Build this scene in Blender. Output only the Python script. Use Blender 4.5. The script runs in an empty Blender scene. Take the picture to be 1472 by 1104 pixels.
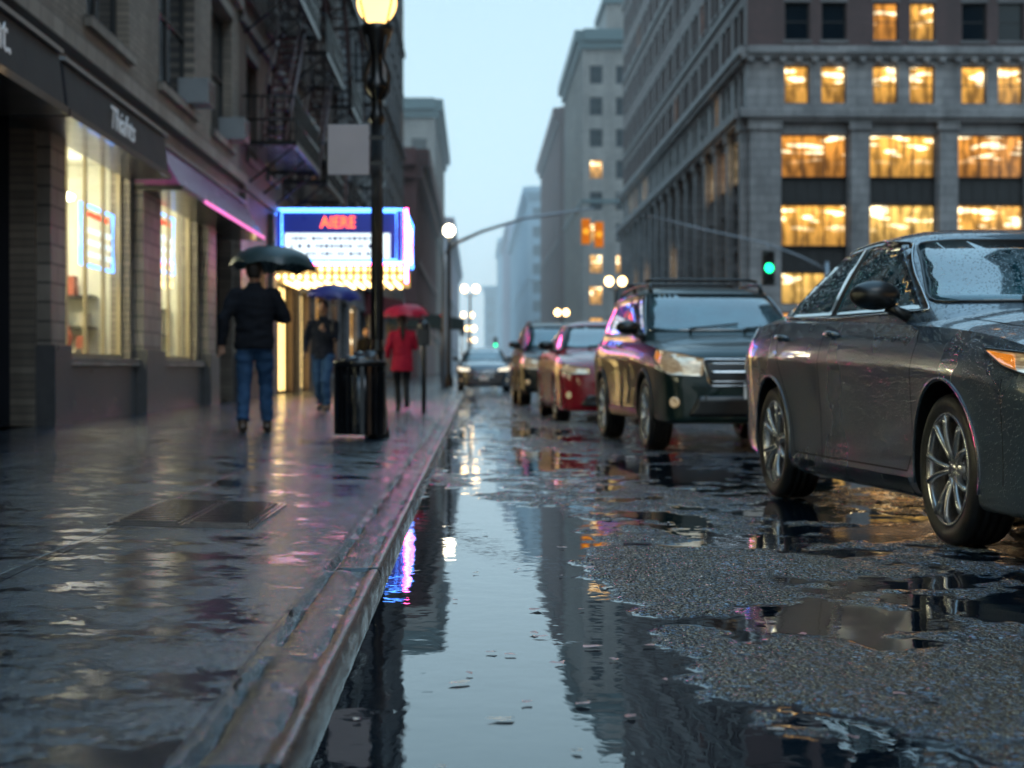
import bpy, bmesh, math, random
import numpy as np
from mathutils import Vector, Matrix, noise
from mathutils.bvhtree import BVHTree
from mathutils.geometry import delaunay_2d_cdt
random.seed(7); R=random.Random(11)
SC=bpy.context.scene; COL=SC.collection
PI=math.pi
def zw(x): return .062+.068*min(1,max(0,(-.56-x)/2.04))
# ------------------------------------------------------------ node helpers
class NT:
    def __init__(s,name,disp=False):
        s.m=bpy.data.materials.new(name); s.m.use_nodes=True; s.t=s.m.node_tree
        s.t.nodes.clear(); s.out=s.t.nodes.new('ShaderNodeOutputMaterial')
    def n(s,typ,ins=None,**props):
        nd=s.t.nodes.new(typ)
        for k,v in props.items(): setattr(nd,k,v)
        for k,v in (ins or {}).items():
            if isinstance(v,bpy.types.NodeSocket): s.t.links.new(v,nd.inputs[k])
            else:
                if isinstance(v,(tuple,list)) and len(v)==3 and nd.inputs[k].type=='RGBA': v=(*v,1)
                nd.inputs[k].default_value=v
        return nd
    def ma(s,op,a,b=0.0,c=None,clamp=False):
        ins={0:a,1:b}
        if c is not None: ins[2]=c
        return s.n('ShaderNodeMath',ins,operation=op,use_clamp=clamp).outputs[0]
    def mix(s,f,a,b,bt='MIX'):
        return s.n('ShaderNodeMixRGB',{'Fac':f,'Color1':a,'Color2':b},blend_type=bt).outputs[0]
    def noise(s,vec,scale,detail=4,rough=.5,dist=0):
        return s.n('ShaderNodeTexNoise',{'Vector':vec,'Scale':scale,'Detail':detail,'Roughness':rough,'Distortion':dist}).outputs[0]
    def obj(s): return s.n('ShaderNodeTexCoord').outputs['Object']
    def scale(s,v,sc): return s.n('ShaderNodeMapping',{'Vector':v,'Scale':sc}).outputs[0]
    def sstep(s,v,a,b,to0=0.0,to1=1.0):
        nd=s.n('ShaderNodeMapRange',{'Value':v,'From Min':a,'From Max':b,'To Min':to0,'To Max':to1},interpolation_type='SMOOTHSTEP'); return nd.outputs[0]
    def bump(s,h,strength,dist,normal=None):
        ins={'Height':h,'Strength':strength,'Distance':dist}
        if normal is not None: ins['Normal']=normal
        return s.n('ShaderNodeBump',ins).outputs[0]
    def pr(s,**k):
        names={'col':'Base Color','rough':'Roughness','metal':'Metallic','ior':'IOR','coat':'Coat Weight','coatr':'Coat Roughness','ec':'Emission Color','es':'Emission Strength','nor':'Normal','spec':'Specular IOR Level','trans':'Transmission Weight','cnor':'Coat Normal','sheen':'Sheen Weight'}
        p=s.n('ShaderNodeBsdfPrincipled',{names[a]:b for a,b in k.items()})
        s.t.links.new(p.outputs[0],s.out.inputs[0]); return p
def c3(c): return (c[0],c[1],c[2],1)
def M(name,col,rough=.5,metal=0,var=.25,vs=3,bump=0,bs=60,coat=0,ec=None,es=0,rv=.15,spec=.5):
    t=NT(name); o=t.obj(); n=t.noise(o,vs,5,.6)
    f=t.ma('MULTIPLY_ADD',n,2*var,1-var)
    colr=t.mix(1.0,c3(col),t.n('ShaderNodeCombineColor',{0:f,1:f,2:f}).outputs[0],'MULTIPLY')
    k=dict(col=colr,rough=t.ma('MULTIPLY_ADD',n,rv,rough-rv/2,clamp=True),metal=metal,spec=spec)
    if coat: k['coat']=coat; k['coatr']=.04
    if bump: k['nor']=t.bump(t.noise(o,bs,3),.6,bump)
    if ec: k['ec']=c3(ec); k['es']=es
    t.pr(**k); return t.m
def EM(name,col,s):
    t=NT(name); o=t.obj(); n=t.noise(o,2,2)
    e=t.n('ShaderNodeEmission',{'Color':c3(col),'Strength':t.ma('MULTIPLY_ADD',n,s*.3,s*.85)})
    t.t.links.new(e.outputs[0],t.out.inputs[0]); return t.m
def brickmat(name,c1,c2,mort,bw=.22,bh=.075,rough=.55,dirt=.4):
    t=NT(name); o=t.obj(); sp=t.n('ShaderNodeSeparateXYZ',{0:o})
    v=t.n('ShaderNodeCombineXYZ',{0:sp.outputs[0],1:sp.outputs[2],2:0.0}).outputs[0]
    b=t.n('ShaderNodeTexBrick',{'Vector':v,'Color1':c3(c1),'Color2':c3(c2),'Mortar':c3(mort),'Scale':1.0,'Mortar Size':.008 if bh<.2 else .016,'Brick Width':bw,'Row Height':bh,'Bias':0.0})
    d=t.noise(t.scale(o,(1,1,.35)),.8,6,.65)
    f=t.sstep(d,.3,.75,1.0,1-dirt)
    cc=t.mix(1.0,b.outputs[0],t.n('ShaderNodeCombineColor',{0:f,1:f,2:f}).outputs[0],'MULTIPLY')
    t.pr(col=cc,rough=t.ma('MULTIPLY_ADD',d,-.35,rough+.15),nor=t.bump(t.ma('ADD',t.ma('MULTIPLY',b.outputs[1],-1),t.noise(o,30,3)),.5,.006))
    return t.m
def litmat(name,col,s,hot=1.9,dark=.32):
    t=NT(name); o=t.obj(); r=t.n('ShaderNodeObjectInfo').outputs['Random']
    off=t.n('ShaderNodeCombineXYZ',{0:t.ma('MULTIPLY',r,57.),1:0.,2:t.ma('MULTIPLY',r,31.)}).outputs[0]
    v=t.n('ShaderNodeVectorMath',{0:o,1:off},operation='ADD').outputs[0]
    n1=t.noise(t.scale(v,(.8,1,3.6)),1.0,0,.4); n2=t.noise(t.scale(v,(1.8,1,.5)),1.7,3)
    zc=t.n('ShaderNodeSeparateXYZ',{0:o}).outputs[2]; up=t.sstep(zc,.2,1.9,.45,1.1)  # room light painted on the pane: brighter towards the top, fixture streaks
    h=t.ma('MULTIPLY',t.sstep(n1,.56,.62),t.sstep(zc,.6,1.2)); dk=t.sstep(n2,.38,.6,dark,1.0)
    st=t.ma('MULTIPLY',t.ma('MULTIPLY',dk,up),t.ma('MULTIPLY_ADD',h,s*hot,s))
    cc=t.mix(h,c3(col),(1,.80,.48,1))
    t.pr(col=(.02,.02,.02,1),rough=.08,ec=cc,es=st); return t.m
# ------------------------------------------------------------ mesh builder
class MB:
    def __init__(s): s.v=[];s.f=[];s.m=[];s.s=[]
    def add(s,vs,fs,m=0,sm=False,T=None):
        o=len(s.v)
        if T is not None: vs=[tuple(T@Vector(p)) for p in vs]
        s.v+= [tuple(p) for p in vs]
        for f in fs: s.f.append([o+i for i in f]); s.m.append(m); s.s.append(sm)
    def box(s,x0,x1,y0,y1,z0,z1,m=0,T=None):
        s.add([(x0,y0,z0),(x1,y0,z0),(x1,y1,z0),(x0,y1,z0),(x0,y0,z1),(x1,y0,z1),(x1,y1,z1),(x0,y1,z1)],
          [(0,3,2,1),(4,5,6,7),(0,1,5,4),(1,2,6,5),(2,3,7,6),(3,0,4,7)],m,False,T)
    def tube(s,pts,r,n=8,m=0,caps=True,T=None,sm=True):
        pts=[Vector(p) for p in pts]; rs=r if isinstance(r,(list,tuple)) else [r]*len(pts)
        vs=[];fs=[]; ref=None
        for i,p in enumerate(pts):
            d=(pts[min(i+1,len(pts)-1)]-pts[max(i-1,0)])
            if d.length<1e-9: d=Vector((0,0,1))
            d.normalize()
            if ref is None: ref=Vector((0,0,1)) if abs(d.z)<.9 else Vector((1,0,0))
            a=ref-d*ref.dot(d)
            if a.length<1e-4: a=d.orthogonal()
            a.normalize(); ref=a; b=d.cross(a)
            rr=rs[i]; ra,rb=(rr if isinstance(rr,(tuple,list)) else (rr,rr))
            for k in range(n):
                t=2*PI*k/n; vs.append(p+a*math.cos(t)*ra+b*math.sin(t)*rb)
        for i in range(len(pts)-1):
            for k in range(n):
                k2=(k+1)%n; fs.append((i*n+k,i*n+k2,(i+1)*n+k2,(i+1)*n+k))
        if caps: fs.append(tuple(range(n-1,-1,-1))); fs.append(tuple((len(pts)-1)*n+k for k in range(n)))
        s.add(vs,fs,m,sm,T)
    def lathe(s,prof,n=24,m=0,T=None,sm=True,close=False):
        vs=[];fs=[]
        for r,z in prof:
            for k in range(n):
                t=2*PI*k/n; vs.append((max(r,1e-4)*math.cos(t),max(r,1e-4)*math.sin(t),z))
        L=len(prof)
        for i in range(L if close else L-1):
            j=(i+1)%L
            for k in range(n):
                k2=(k+1)%n; fs.append((i*n+k,i*n+k2,j*n+k2,j*n+k))
        s.add(vs,fs,m,sm,T)
    def rings(s,rings,m=0,cap=True):
        n=16; vs=[];fs=[]
        for cx,cy,cz,rx,ry in rings:
            for k in range(n):
                t=2*PI*k/n; vs.append((cx+rx*math.cos(t),cy+ry*math.sin(t),cz))
        for i in range(len(rings)-1):
            for k in range(n):
                k2=(k+1)%n; fs.append((i*n+k,i*n+k2,(i+1)*n+k2,(i+1)*n+k))
        if cap: fs.append(tuple(range(n-1,-1,-1))); fs.append(tuple((len(rings)-1)*n+k for k in range(n)))
        s.add(vs,fs,m,True)
    def ell(s,c,rx,ry,rz,m=0,n=14,T=None):
        T2=(T or Matrix.Identity(4))@Matrix.Translation(c)@Matrix.Diagonal((rx,ry,rz,1))
        s.lathe([(math.sin(PI*i/n),-math.cos(PI*i/n)) for i in range(n+1)],n+4,m,T2)
    def mesh(s,name,mats):
        me=bpy.data.meshes.new(name); me.from_pydata(s.v,[],s.f)
        for mt in (mats if isinstance(mats,(list,tuple)) else [mats]): me.materials.append(mt)
        if s.f:
            me.polygons.foreach_set('material_index',s.m); me.polygons.foreach_set('use_smooth',s.s)
        me.update(); return me
def link(o): COL.objects.link(o); return o
def thing(name,label,cat,loc=(0,0,0),rz=0,group=None):
    o=bpy.data.objects.new(name,None); o.empty_display_size=.2; o.location=loc; o.rotation_euler=(0,0,rz)
    o['label']=label; o['category']=cat
    if group: o['group']=group
    return link(o)
def part(name,mb,mats,parent,Mx=None,label=None,bevel=0,stuff=False,sharp=None):
    me=mb.mesh(name,mats) if isinstance(mb,MB) else mb
    o=bpy.data.objects.new(name,me); o.parent=parent
    if Mx is not None: o.matrix_local=Mx
    if label: o['label']=label
    if stuff: o['kind']='stuff'
    if sharp: me.set_sharp_from_angle(angle=math.radians(sharp))
    if bevel:
        b=o.modifiers.new('b','BEVEL'); b.width=bevel; b.segments=2; b.limit_method='ANGLE'
    return link(o)
def struct(name,mb,mats,label=None):
    me=mb.mesh(name,mats) if isinstance(mb,MB) else mb
    o=bpy.data.objects.new(name,me); o['kind']='structure'; return link(o)
def evalmesh(o):
    dg=bpy.context.evaluated_depsgraph_get(); return bpy.data.meshes.new_from_object(o.evaluated_get(dg))
def remesh(mb,mat,vox=.01,name='m',smooth=4,wr=0):
    me=mb.mesh(name,[mat]); o=link(bpy.data.objects.new(name+'_t',me))
    r=o.modifiers.new('r','REMESH'); r.mode='VOXEL'; r.voxel_size=vox; r.use_smooth_shade=True
    sm=o.modifiers.new('s','SMOOTH'); sm.iterations=smooth; sm.factor=.5
    bpy.context.view_layer.update(); m2=evalmesh(o); bpy.data.objects.remove(o)
    if wr:
        for v in m2.vertices:
            p=v.co; d=noise.noise(Vector((p.x*7,p.y*7,p.z*16)))*wr; v.co=p+v.normal*d
    if not m2.materials: m2.materials.append(mat)
    return m2
# ------------------------------------------------------------ materials
m_tan=brickmat('tan_masonry',(.37,.33,.285),(.27,.24,.205),(.12,.11,.10),.55,.22,.5,.6)
m_tanb=brickmat('tan_brick',(.31,.265,.215),(.20,.17,.14),(.11,.10,.09),.24,.09,.5,.55)
m_plinth=M('dark_granite',(.07,.070,.074),.3,var=.4,vs=6)
m_brown=brickmat('brown_brick',(.12,.07,.055),(.085,.055,.045),(.07,.065,.06))
m_slate=brickmat('slate_grey_brick',(.085,.105,.125),(.065,.082,.10),(.05,.055,.06),.4,.12)
m_greyb=brickmat('grey_masonry',(.17,.18,.195),(.13,.14,.15),(.09,.09,.09),.8,.3)
m_lime=brickmat('limestone',(.31,.30,.295),(.23,.225,.225),(.12,.12,.12),1.1,.45,.55,.5)
m_limed=brickmat('limestone_dark',(.18,.17,.165),(.15,.14,.14),(.09,.09,.09),1.1,.4,.55,.45)
m_redb=brickmat('red_brown_brick',(.10,.050,.046),(.075,.040,.038),(.06,.05,.05),.24,.08)
m_redt=brickmat('plum_brick',(.17,.065,.062),(.135,.058,.058),(.10,.07,.07),.5,.2)
m_beige=brickmat('beige_stone',(.29,.265,.24),(.235,.22,.20),(.16,.16,.16),1.0,.4,.6,.4)
m_haze=M('haze_tinted_stone',(.32,.45,.54),.7,var=.1,vs=.1)  # distance haze put into the pale blue base colour
m_haze2=M('haze_tinted_rose_stone',(.31,.31,.39),.7,var=.1,vs=.1)  # same, haze mixed into a rose grey base colour
m_winh=M('haze_tinted_window',(.14,.21,.26),.3,var=.1)  # far window panes paled by haze in their colour
m_cop=M('copper_green',(.07,.12,.13),.5,var=.2)
m_black=M('black_iron',(.008,.008,.009),.35,.4,coat=.3)
m_dkpaint=M('dark_awning',(.010,.012,.018),.5,var=.3,bump=.003,bs=8,spec=.3)
m_awn2=M('plum_awning',(.22,.06,.17),.25,var=.3,bump=.003,bs=6)
m_frame=M('window_frame_dark',(.025,.025,.025),.4)
m_framel=M('window_frame_cream',(.30,.25,.16),.4)
m_wing=M('window_dark_glass',(.006,.011,.016),.06,var=.5,vs=.8,rv=.05)
m_lit=litmat('window_lit_warm',(1,.48,.085),1.6)
m_lit2=litmat('window_lit_amber',(1,.39,.06),1.15)
m_lity=litmat('window_lit_pale',(1,.58,.14),1.6)
m_wall=M('interior_wall',(.82,.82,.70),.7,var=.12)
m_floor=M('interior_floor',(.40,.36,.26),.4)
m_ceil=EM('ceiling_light_panel',(1,.92,.66),36)
m_white=M('off_white_plastic',(.7,.7,.68),.4,var=.08)
m_steel=M('galvanised_steel',(.26,.28,.30),.38,.6)
m_green=EM('signal_green',(.01,1,.36),7)
m_sigy=M('signal_glowing_yellow_housing',(.70,.26,.015),.45,ec=(1,.34,.02),es=.28)  # housing given a faint amber glow, though it is no lamp
m_siga=EM('signal_amber_lens',(1,.42,.04),1.3)
m_red=EM('red_light',(1,.04,.03),8)
m_bulb=EM('warm_bulb',(1,.66,.24),10)
m_globe=EM('lamp_globe_glass',(1,.60,.19),3.4)
m_globe2=EM('street_globe_glass',(1,.62,.26),12)
m_blue=EM('blue_neon',(.07,.25,1),12)
m_pink=EM('pink_neon',(1,.06,.28),50)
m_rose=EM('added_rose_glow',(1,.05,.16),50)
m_mwhite=EM('marquee_white_panel',(.78,.92,1),1.9)
m_mred=EM('marquee_red_letters',(1,.09,.02),6)
m_mblue=M('marquee_navy_panel',(.02,.03,.12),.3,ec=(.03,.06,.5),es=.4)
m_cream=EM('theatre_entrance_panel',(1,.68,.24),4.0)
m_soff=EM('marquee_soffit',(1,.60,.18),.9)
def glassmat(name,tint):
    t=NT(name); o=t.obj()
    g=t.n('ShaderNodeBsdfGlossy',{'Roughness':.03}); tr=t.n('ShaderNodeBsdfTransparent',{'Color':c3(tint)})
    fr=t.n('ShaderNodeFresnel',{'IOR':1.5}).outputs[0]
    mx=t.n('ShaderNodeMixShader',{0:fr,1:tr.outputs[0],2:g.outputs[0]})
    t.t.links.new(mx.outputs[0],t.out.inputs[0]); return t.m
m_pane=glassmat('shop_glass',(.93,.95,.9))
def paint(name,col,metal=.5,drops=.35,rough=.2,coat=1.0,spec=.5):
    t=NT(name); o=t.obj()
    big=t.noise(o,1.5,4)
    v_=t.n('ShaderNodeTexVoronoi',{'Vector':o,'Scale':78.0,'Randomness':1.0}); vor=v_.outputs[0]
    cr_=t.n('ShaderNodeSeparateColor',{0:v_.outputs[1]}).outputs[0]
    sp=t.n('ShaderNodeSeparateXYZ',{0:t.n('ShaderNodeNewGeometry').outputs['Normal']}).outputs[2]
    dm=t.ma('MULTIPLY',t.sstep(cr_,.25,.7),t.sstep(sp,-.1,.5,.55,1.0))
    d=t.ma('MULTIPLY',t.sstep(vor,.38,.06),dm)
    b=t.bump(d,drops,.007)
    t.pr(col=c3(col),rough=t.ma('MULTIPLY_ADD',big,.05,rough),metal=metal,coat=coat,coatr=.012,nor=b,cnor=b,spec=spec); return t.m
p_grey=paint('graphite_paint',(.045,.068,.090),.2,drops=.7,rough=.25); p_dark=paint('dark_green_black_paint',(.006,.019,.017),.0,rough=.3,coat=.55,spec=.2,drops=.12)
p_red=paint('dark_red_paint',(.22,.006,.014),.0,coat=.6,drops=.12,spec=.3); p_black=paint('black_paint',(.004,.008,.011),.0,rough=.35,coat=.4,spec=.2,drops=.1); p_silver=paint('steel_blue_paint',(.03,.045,.06),.2,drops=.1)
def carglass():
    t=NT('wet_car_glass'); o=t.obj()
    v=t.n('ShaderNodeTexVoronoi',{'Vector':o,'Scale':75.}); cr_=t.n('ShaderNodeSeparateColor',{0:v.outputs[1]}).outputs[0]
    d=t.ma('MULTIPLY',t.sstep(v.outputs[0],.42,.1),t.sstep(cr_,.4,.75)); big=t.sstep(t.noise(o,3,3),.35,.7)
    n=t.bump(d,.35,.004)
    t.pr(col=t.mix(big,(.005,.026,.034,1),(.02,.095,.115,1)),rough=t.ma('MULTIPLY_ADD',big,.04,.03),spec=.8,nor=n,coat=1.0,coatr=.02,cnor=n,ior=1.55); return t.m
m_cg=carglass()
m_trim=M('black_trim',(.010,.010,.010),.3,rv=.1); m_chrome=M('chrome',(.6,.6,.6),.12,1,var=.1,rv=.05)
m_tyre=M('wet_rubber',(.010,.010,.010),.45,bump=.002,bs=40); m_rim=M('alloy',(.46,.46,.47),.22,.85)
m_seam=M('panel_gap',(.003,.003,.003),.8); m_disc=M('brake_disc',(.12,.11,.11),.4,.8)
def lensmat(name,c,ec,es):
    t=NT(name); o=t.obj(); v=t.noise(t.scale(o,(3,3,30)),4,2)
    t.pr(col=t.mix(t.sstep(v,.35,.65),c3(c),c3([q*.35 for q in c])),rough=.1,metal=.5,coat=1.0,ec=c3(ec),es=es); return t.m
m_head=lensmat('headlight_lens',(.75,.66,.5),(1,.6,.25),.16); m_amber=lensmat('amber_lens',(.9,.25,.03),(1,.3,.03),.7)
m_headon=EM('headlight_lit',(1,.9,.7),1.5)
m_tail=M('tail_lens',(.3,.01,.01),.15,coat=1)
# ------------------------------------------------------------ road, pavement, kerb
def roadmat():
    t=NT('wet_asphalt'); o=t.obj()
    at=t.n('ShaderNodeAttribute',attribute_name='hgt').outputs['Fac']   # millimetres above the water level
    n2=t.noise(o,34,4,.6)
    v1=t.n('ShaderNodeTexVoronoi',{'Vector':o,'Scale':80.,'Randomness':1.0}); v2=t.n('ShaderNodeTexVoronoi',{'Vector':o,'Scale':38.})
    hh=t.ma('ADD',at,t.ma('ADD',t.ma('MULTIPLY_ADD',n2,8.0,-4.0),t.ma('MULTIPLY_ADD',v1.outputs[0],-4.5,1.4)))
    dry=t.sstep(hh,-1.2,2.4); w=t.ma('SUBTRACT',1.0,dry)
    h=t.ma('ADD',t.ma('MULTIPLY',v1.outputs[0],-2.0),t.ma('MULTIPLY',v2.outputs[0],-2.2))
    h=t.ma('ADD',h,t.ma('MULTIPLY',n2,2.4))
    nb=t.bump(h,t.ma('MULTIPLY',dry,1.0),.015)
    rip=t.noise(t.scale(o,(1,.8,1)),5,3,.5)
    rv=t.n('ShaderNodeTexVoronoi',{'Vector':o,'Scale':3.2}).outputs[0]
    ring=t.ma('MULTIPLY',t.ma('SINE',t.ma('MULTIPLY',rv,95.)),t.sstep(rv,.16,.02))
    wn=t.bump(t.ma('ADD',t.ma('MULTIPLY',rip,1.0),t.ma('MULTIPLY',ring,.09)),.15,.009,nb)
    sr=t.n('ShaderNodeSeparateColor',{0:v1.outputs[1]}); s2=t.n('ShaderNodeSeparateColor',{0:v2.outputs[1]})
    br=t.ma('MAXIMUM',t.ma('MULTIPLY',t.sstep(s2.outputs[0],.55,.98),t.sstep(v2.outputs[0],.5,.2)),t.sstep(sr.outputs[0],.72,1.0))
    patch=t.sstep(t.noise(o,2.2,4,.6),.35,.65,.35,1.0)
    stone=t.mix(t.ma('MULTIPLY',br,patch),(.002,.006,.013,1),(.12,.235,.40,1))  # blue sky glints put into the colour of the bright stones
    colr=t.mix(w,stone,(.003,.007,.012,1))
    rs=t.ma('MULTIPLY_ADD',sr.outputs[1],.14,.05)
    p=t.pr(col=colr,rough=t.ma('ADD',t.ma('MULTIPLY',dry,rs),.012),nor=wn,ior=t.ma('MULTIPLY_ADD',dry,.30,1.55),spec=.8)
    p.inputs['Specular Tint'].default_value=(.74,.90,1,1)
    return t.m
def sstp(x,a,b):
    x=min(1,max(0,(x-a)/(b-a))); return x*x*(3-2*x)
def pudf(x,y):
    v=.28+.50*noise.fractal(Vector((x*1.1,y*.5,3.1)),1.0,2.0,4)
    v+=1.1*(1-sstp(x,.22,.66))*sstp(y,0,3)*(1-sstp(y,8.6,10.4))
    v+=.30*(1-sstp(x,-.1,.35))
    g=lambda cx,cy,rx,ry,a:a*math.exp(-(((x-cx)/rx)**2+((y-cy)/ry)**2))
    v+=g(.88,4.35,.28,.55,-.75)+g(.82,6.4,.30,.9,-.6)+g(1.5,4.9,.38,.5,-.25)+g(1.5,6.4,.5,.7,-.15)
    v+=g(1.15,5.3,.6,.28,.6)+g(.75,3.4,.5,.3,.6)+g(1.45,3.9,.45,.35,.4)+g(1.35,7.7,.7,.5,.5)+g(.9,11.2,1.0,.7,.35)+g(2.2,6,.6,1.4,.5)+g(1.9,9,.9,.9,.35)+g(1.2,14,1.4,1.2,.3)+g(2.6,12,1.2,1.6,.3)+g(.6,20,1.4,3,.2)
    v+=.62*noise.fractal(Vector((x*4.2,y*3.0,8.)),.8,2.0,5)
    return v
ys=[-16,-8,-3,0,1,2,2.6]; y=2.9
while y<13: ys.append(y); y+=.024+max(0,y-6)*.004
while y<760: ys.append(y); y*=1.006
xs=[-.36+.022*i for i in range(150)]; x=2.94
while x<8.3: xs.append(x); x+=.05 if x<4.8 else .3
xs.append(8.42)
vs=[];att=[]
nf=noise.noise
for yy in ys:
    fade=1-sstp(yy,11,14)
    for xx in xs:
        if yy>90: att.append(4.); vs.append((xx,yy,.004)); continue
        P=pudf(xx,yy); h=max(-12,min(8,(.44-P)*34))
        if fade>0 and xx<3.3 and yy>2.5:
            rel=nf(Vector((xx*29,yy*29,0)))*3.8+nf(Vector((xx*58,yy*58,5)))*2.8+nf(Vector((xx*9,yy*9,2)))*3.6
            h+=rel*fade*(1 if h>-6 else .3)
        att.append(h); vs.append((xx,yy,max(0,h)*.001))
nx=len(xs); fs=[(j*nx+i,j*nx+i+1,(j+1)*nx+i+1,(j+1)*nx+i) for j in range(len(ys)-1) for i in range(nx-1)]
me=bpy.data.meshes.new('road'); me.from_pydata(vs,[],fs); me.materials.append(roadmat())
a=me.attributes.new('hgt','FLOAT','POINT'); a.data.foreach_set('value',att)
me.polygons.foreach_set('use_smooth',[True]*len(me.polygons)); struct('road',me,None)
b=MB(); b.add([(-900,-300,-.03),(900,-300,-.03),(900,1500,-.03),(-900,1500,-.03)],[(0,1,2,3)])
struct('ground',b,[M('ground_asphalt',(.045,.047,.05),.3,bump=.004,bs=30,vs=.5)])
b=MB(); b.add([(8.43,42,0.0),(120,42,0),(120,81,0),(8.43,81,0)],[(0,1,2,3)])
struct('cross_street_road',b,[M('cross_asphalt',(.04,.042,.045),.22,bump=.004,bs=30,vs=.5)])
def walkmat():
    t=NT('wet_concrete'); o=t.obj()
    wob=t.n('ShaderNodeVectorMath',{0:o,1:t.n('ShaderNodeVectorMath',{0:t.n('ShaderNodeTexNoise',{'Vector':o,'Scale':3.0,'Detail':4.0}).outputs['Color'],1:(.02,.02,.02)},operation='MULTIPLY').outputs[0]},operation='ADD').outputs[0]
    br=t.n('ShaderNodeTexBrick',{'Vector':wob,'Color1':(1,1,1,1),'Color2':(.55,.55,.57,1),'Mortar':(.03,.03,.03,1),'Scale':1.0,'Mortar Size':.028,'Mortar Smooth':.2,'Brick Width':1.55,'Row Height':1.5},offset=0.0)
    n=t.noise(o,1.0,7,.68); n2=t.noise(o,8,6,.68); n3=t.noise(o,52,5,.68); n4=t.noise(o,2.3,6,.62)
    base=t.mix(t.sstep(n,.3,.7),(.003,.006,.010,1),(.030,.044,.062,1))
    base=t.mix(1.0,base,br.outputs[0],'MULTIPLY')
    wet=t.sstep(t.ma('ADD',n4,t.ma('MULTIPLY_ADD',n2,.9,-.45)),.40,.60)
    r=t.ma('MULTIPLY_ADD',wet,.10,.075)
    v1=t.n('ShaderNodeTexVoronoi',{'Vector':o,'Scale':34.}).outputs[0]
    h=t.ma('ADD',t.ma('MULTIPLY',br.outputs[1],-3.2),t.ma('ADD',t.ma('MULTIPLY',n2,t.ma('MULTIPLY_ADD',wet,.4,.05)),t.ma('MULTIPLY',n3,t.ma('MULTIPLY_ADD',wet,1.5,.12))))
    h=t.ma('ADD',h,t.ma('MULTIPLY',v1,t.ma('MULTIPLY_ADD',wet,-.5,-.03)))
    p=t.pr(col=base,rough=r,nor=t.bump(h,.5,.010),ior=1.75,spec=1.0); p.inputs['Specular Tint'].default_value=(.86,.94,1,1); return t.m
m_walk=walkmat()
b=MB(); b.add([(-5.3,-16,.13),(-2.6,-16,.13),(-.565,-16,.062),(-.565,-16,.03),(-5.3,760,.13),(-2.6,760,.13),(-.565,760,.062),(-.565,760,.03)],[(0,1,5,4),(1,2,6,5),(2,3,7,6)])
struct('pavement',b,[m_walk])
b=MB()
for y0,y1 in((-30,40),(83,760)): b.box(8.4,13.8,y0,y1,-.02,.13)
b.box(13.8,120,81.5,85.2,-.02,.13)
struct('far_pavement',b,[m_walk])
def kerbmat():
    t=NT('wet_kerb_stone'); o=t.obj(); n=t.noise(o,7,7,.74); n2=t.noise(o,70,4,.6); n4=t.noise(t.scale(o,(1,.35,1)),6,6,.68)
    p=t.pr(col=t.mix(t.sstep(n,.42,.66),(.002,.004,.007,1),(.024,.027,.036,1)),rough=t.sstep(n4,.40,.60,.05,.24),nor=t.bump(t.ma('ADD',t.ma('MULTIPLY',n,1.5),t.ma('MULTIPLY',n2,.5)),.9,.011),spec=.9,ior=1.55); p.inputs['Specular Tint'].default_value=(.86,.94,1,1); return t.m
def steelk():
    t=NT('steel_kerb_edge'); o=t.obj(); n=t.noise(t.scale(o,(3,.8,3)),6,6,.68); n2=t.noise(o,45,4,.6)
    t.pr(col=t.mix(t.sstep(n,.42,.58),(.008,.010,.014,1),(.11,.115,.13,1)),metal=.6,rough=t.sstep(n,.38,.62,.05,.22),nor=t.bump(t.ma('ADD',t.ma('MULTIPLY',n,1.0),t.ma('MULTIPLY',n2,.6)),.7,.008)); return t.m
prof=[(-.566,.0615),(-.552,.0615),(-.538,.061),(-.527,.060),(-.520,.060),(-.513,.060),(-.502,.061),(-.475,.0615),(-.450,.0615),(-.412,.061),(-.400,.060),(-.392,.060),(-.384,.0625),(-.364,.0635),(-.354,.060),(-.347,.050),(-.343,.03),(-.343,-.02)]
yk=[-3];y=0.
while y<12: y+=.016; yk.append(y)
while y<760: y*=1.02; yk.append(y)
b=MB(); vs=[]
for yy in yk:
    near=yy<60
    jt=.014 if (yy%3.05)<.03 and near else 0
    ck=min(1,max(0,noise.fractal(Vector((1,yy*1.3,5)),1,2,5)*2.2+.6)); wx=.016*noise.fractal(Vector((5,yy*1.7,1)),1,2,6)
    wide=max(0,noise.fractal(Vector((7,yy*2.7,1)),1,2,5))
    c2=min(1,max(0,noise.fractal(Vector((3,yy*2.1,9)),1,2,5)*3+.2)); wx2=.005*noise.fractal(Vector((8,yy*3,1)),1,2,5)
    for i,(px,pz) in enumerate(prof):
        nn=noise.fractal(Vector((px*14,yy*7,1)),1,2,5); chip=max(0,noise.fractal(Vector((px*9,yy*3.2,7)),1,2,5)-.30)
        x_=px;z_=pz
        if 2<=i<=6:
            x_+=wx+(i-4)*.008*wide
            if i in(3,4,5): z_-=ck*.028
        if i in(9,10,11): x_+=wx2
        if i in(10,11): z_-=c2*.012
        if 1<i<12: z_-=chip*.022; z_+=nn*.0016
        if 12<=i<17: z_+=nn*.0008-max(0,chip-.1)*.012
        vs.append((x_,yy,max(z_-(jt if 1<i<17 else 0),-.02)))
n=len(prof)
b.add(vs,[(j*n+i,j*n+i+1,(j+1)*n+i+1,(j+1)*n+i)[::-1] for j in range(len(yk)-1) for i in range(n-1)],0,True)
b.m=[(1 if (k%(n-1))>=11 else 0) for k in range(len(b.f))]
struct('kerb',b,[kerbmat(),steelk()])
b=MB(); b.box(8.25,8.4,-30,40,-.02,.135); b.box(8.25,8.4,83,760,-.02,.135); struct('far_kerb',b,[kerbmat()])
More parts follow.
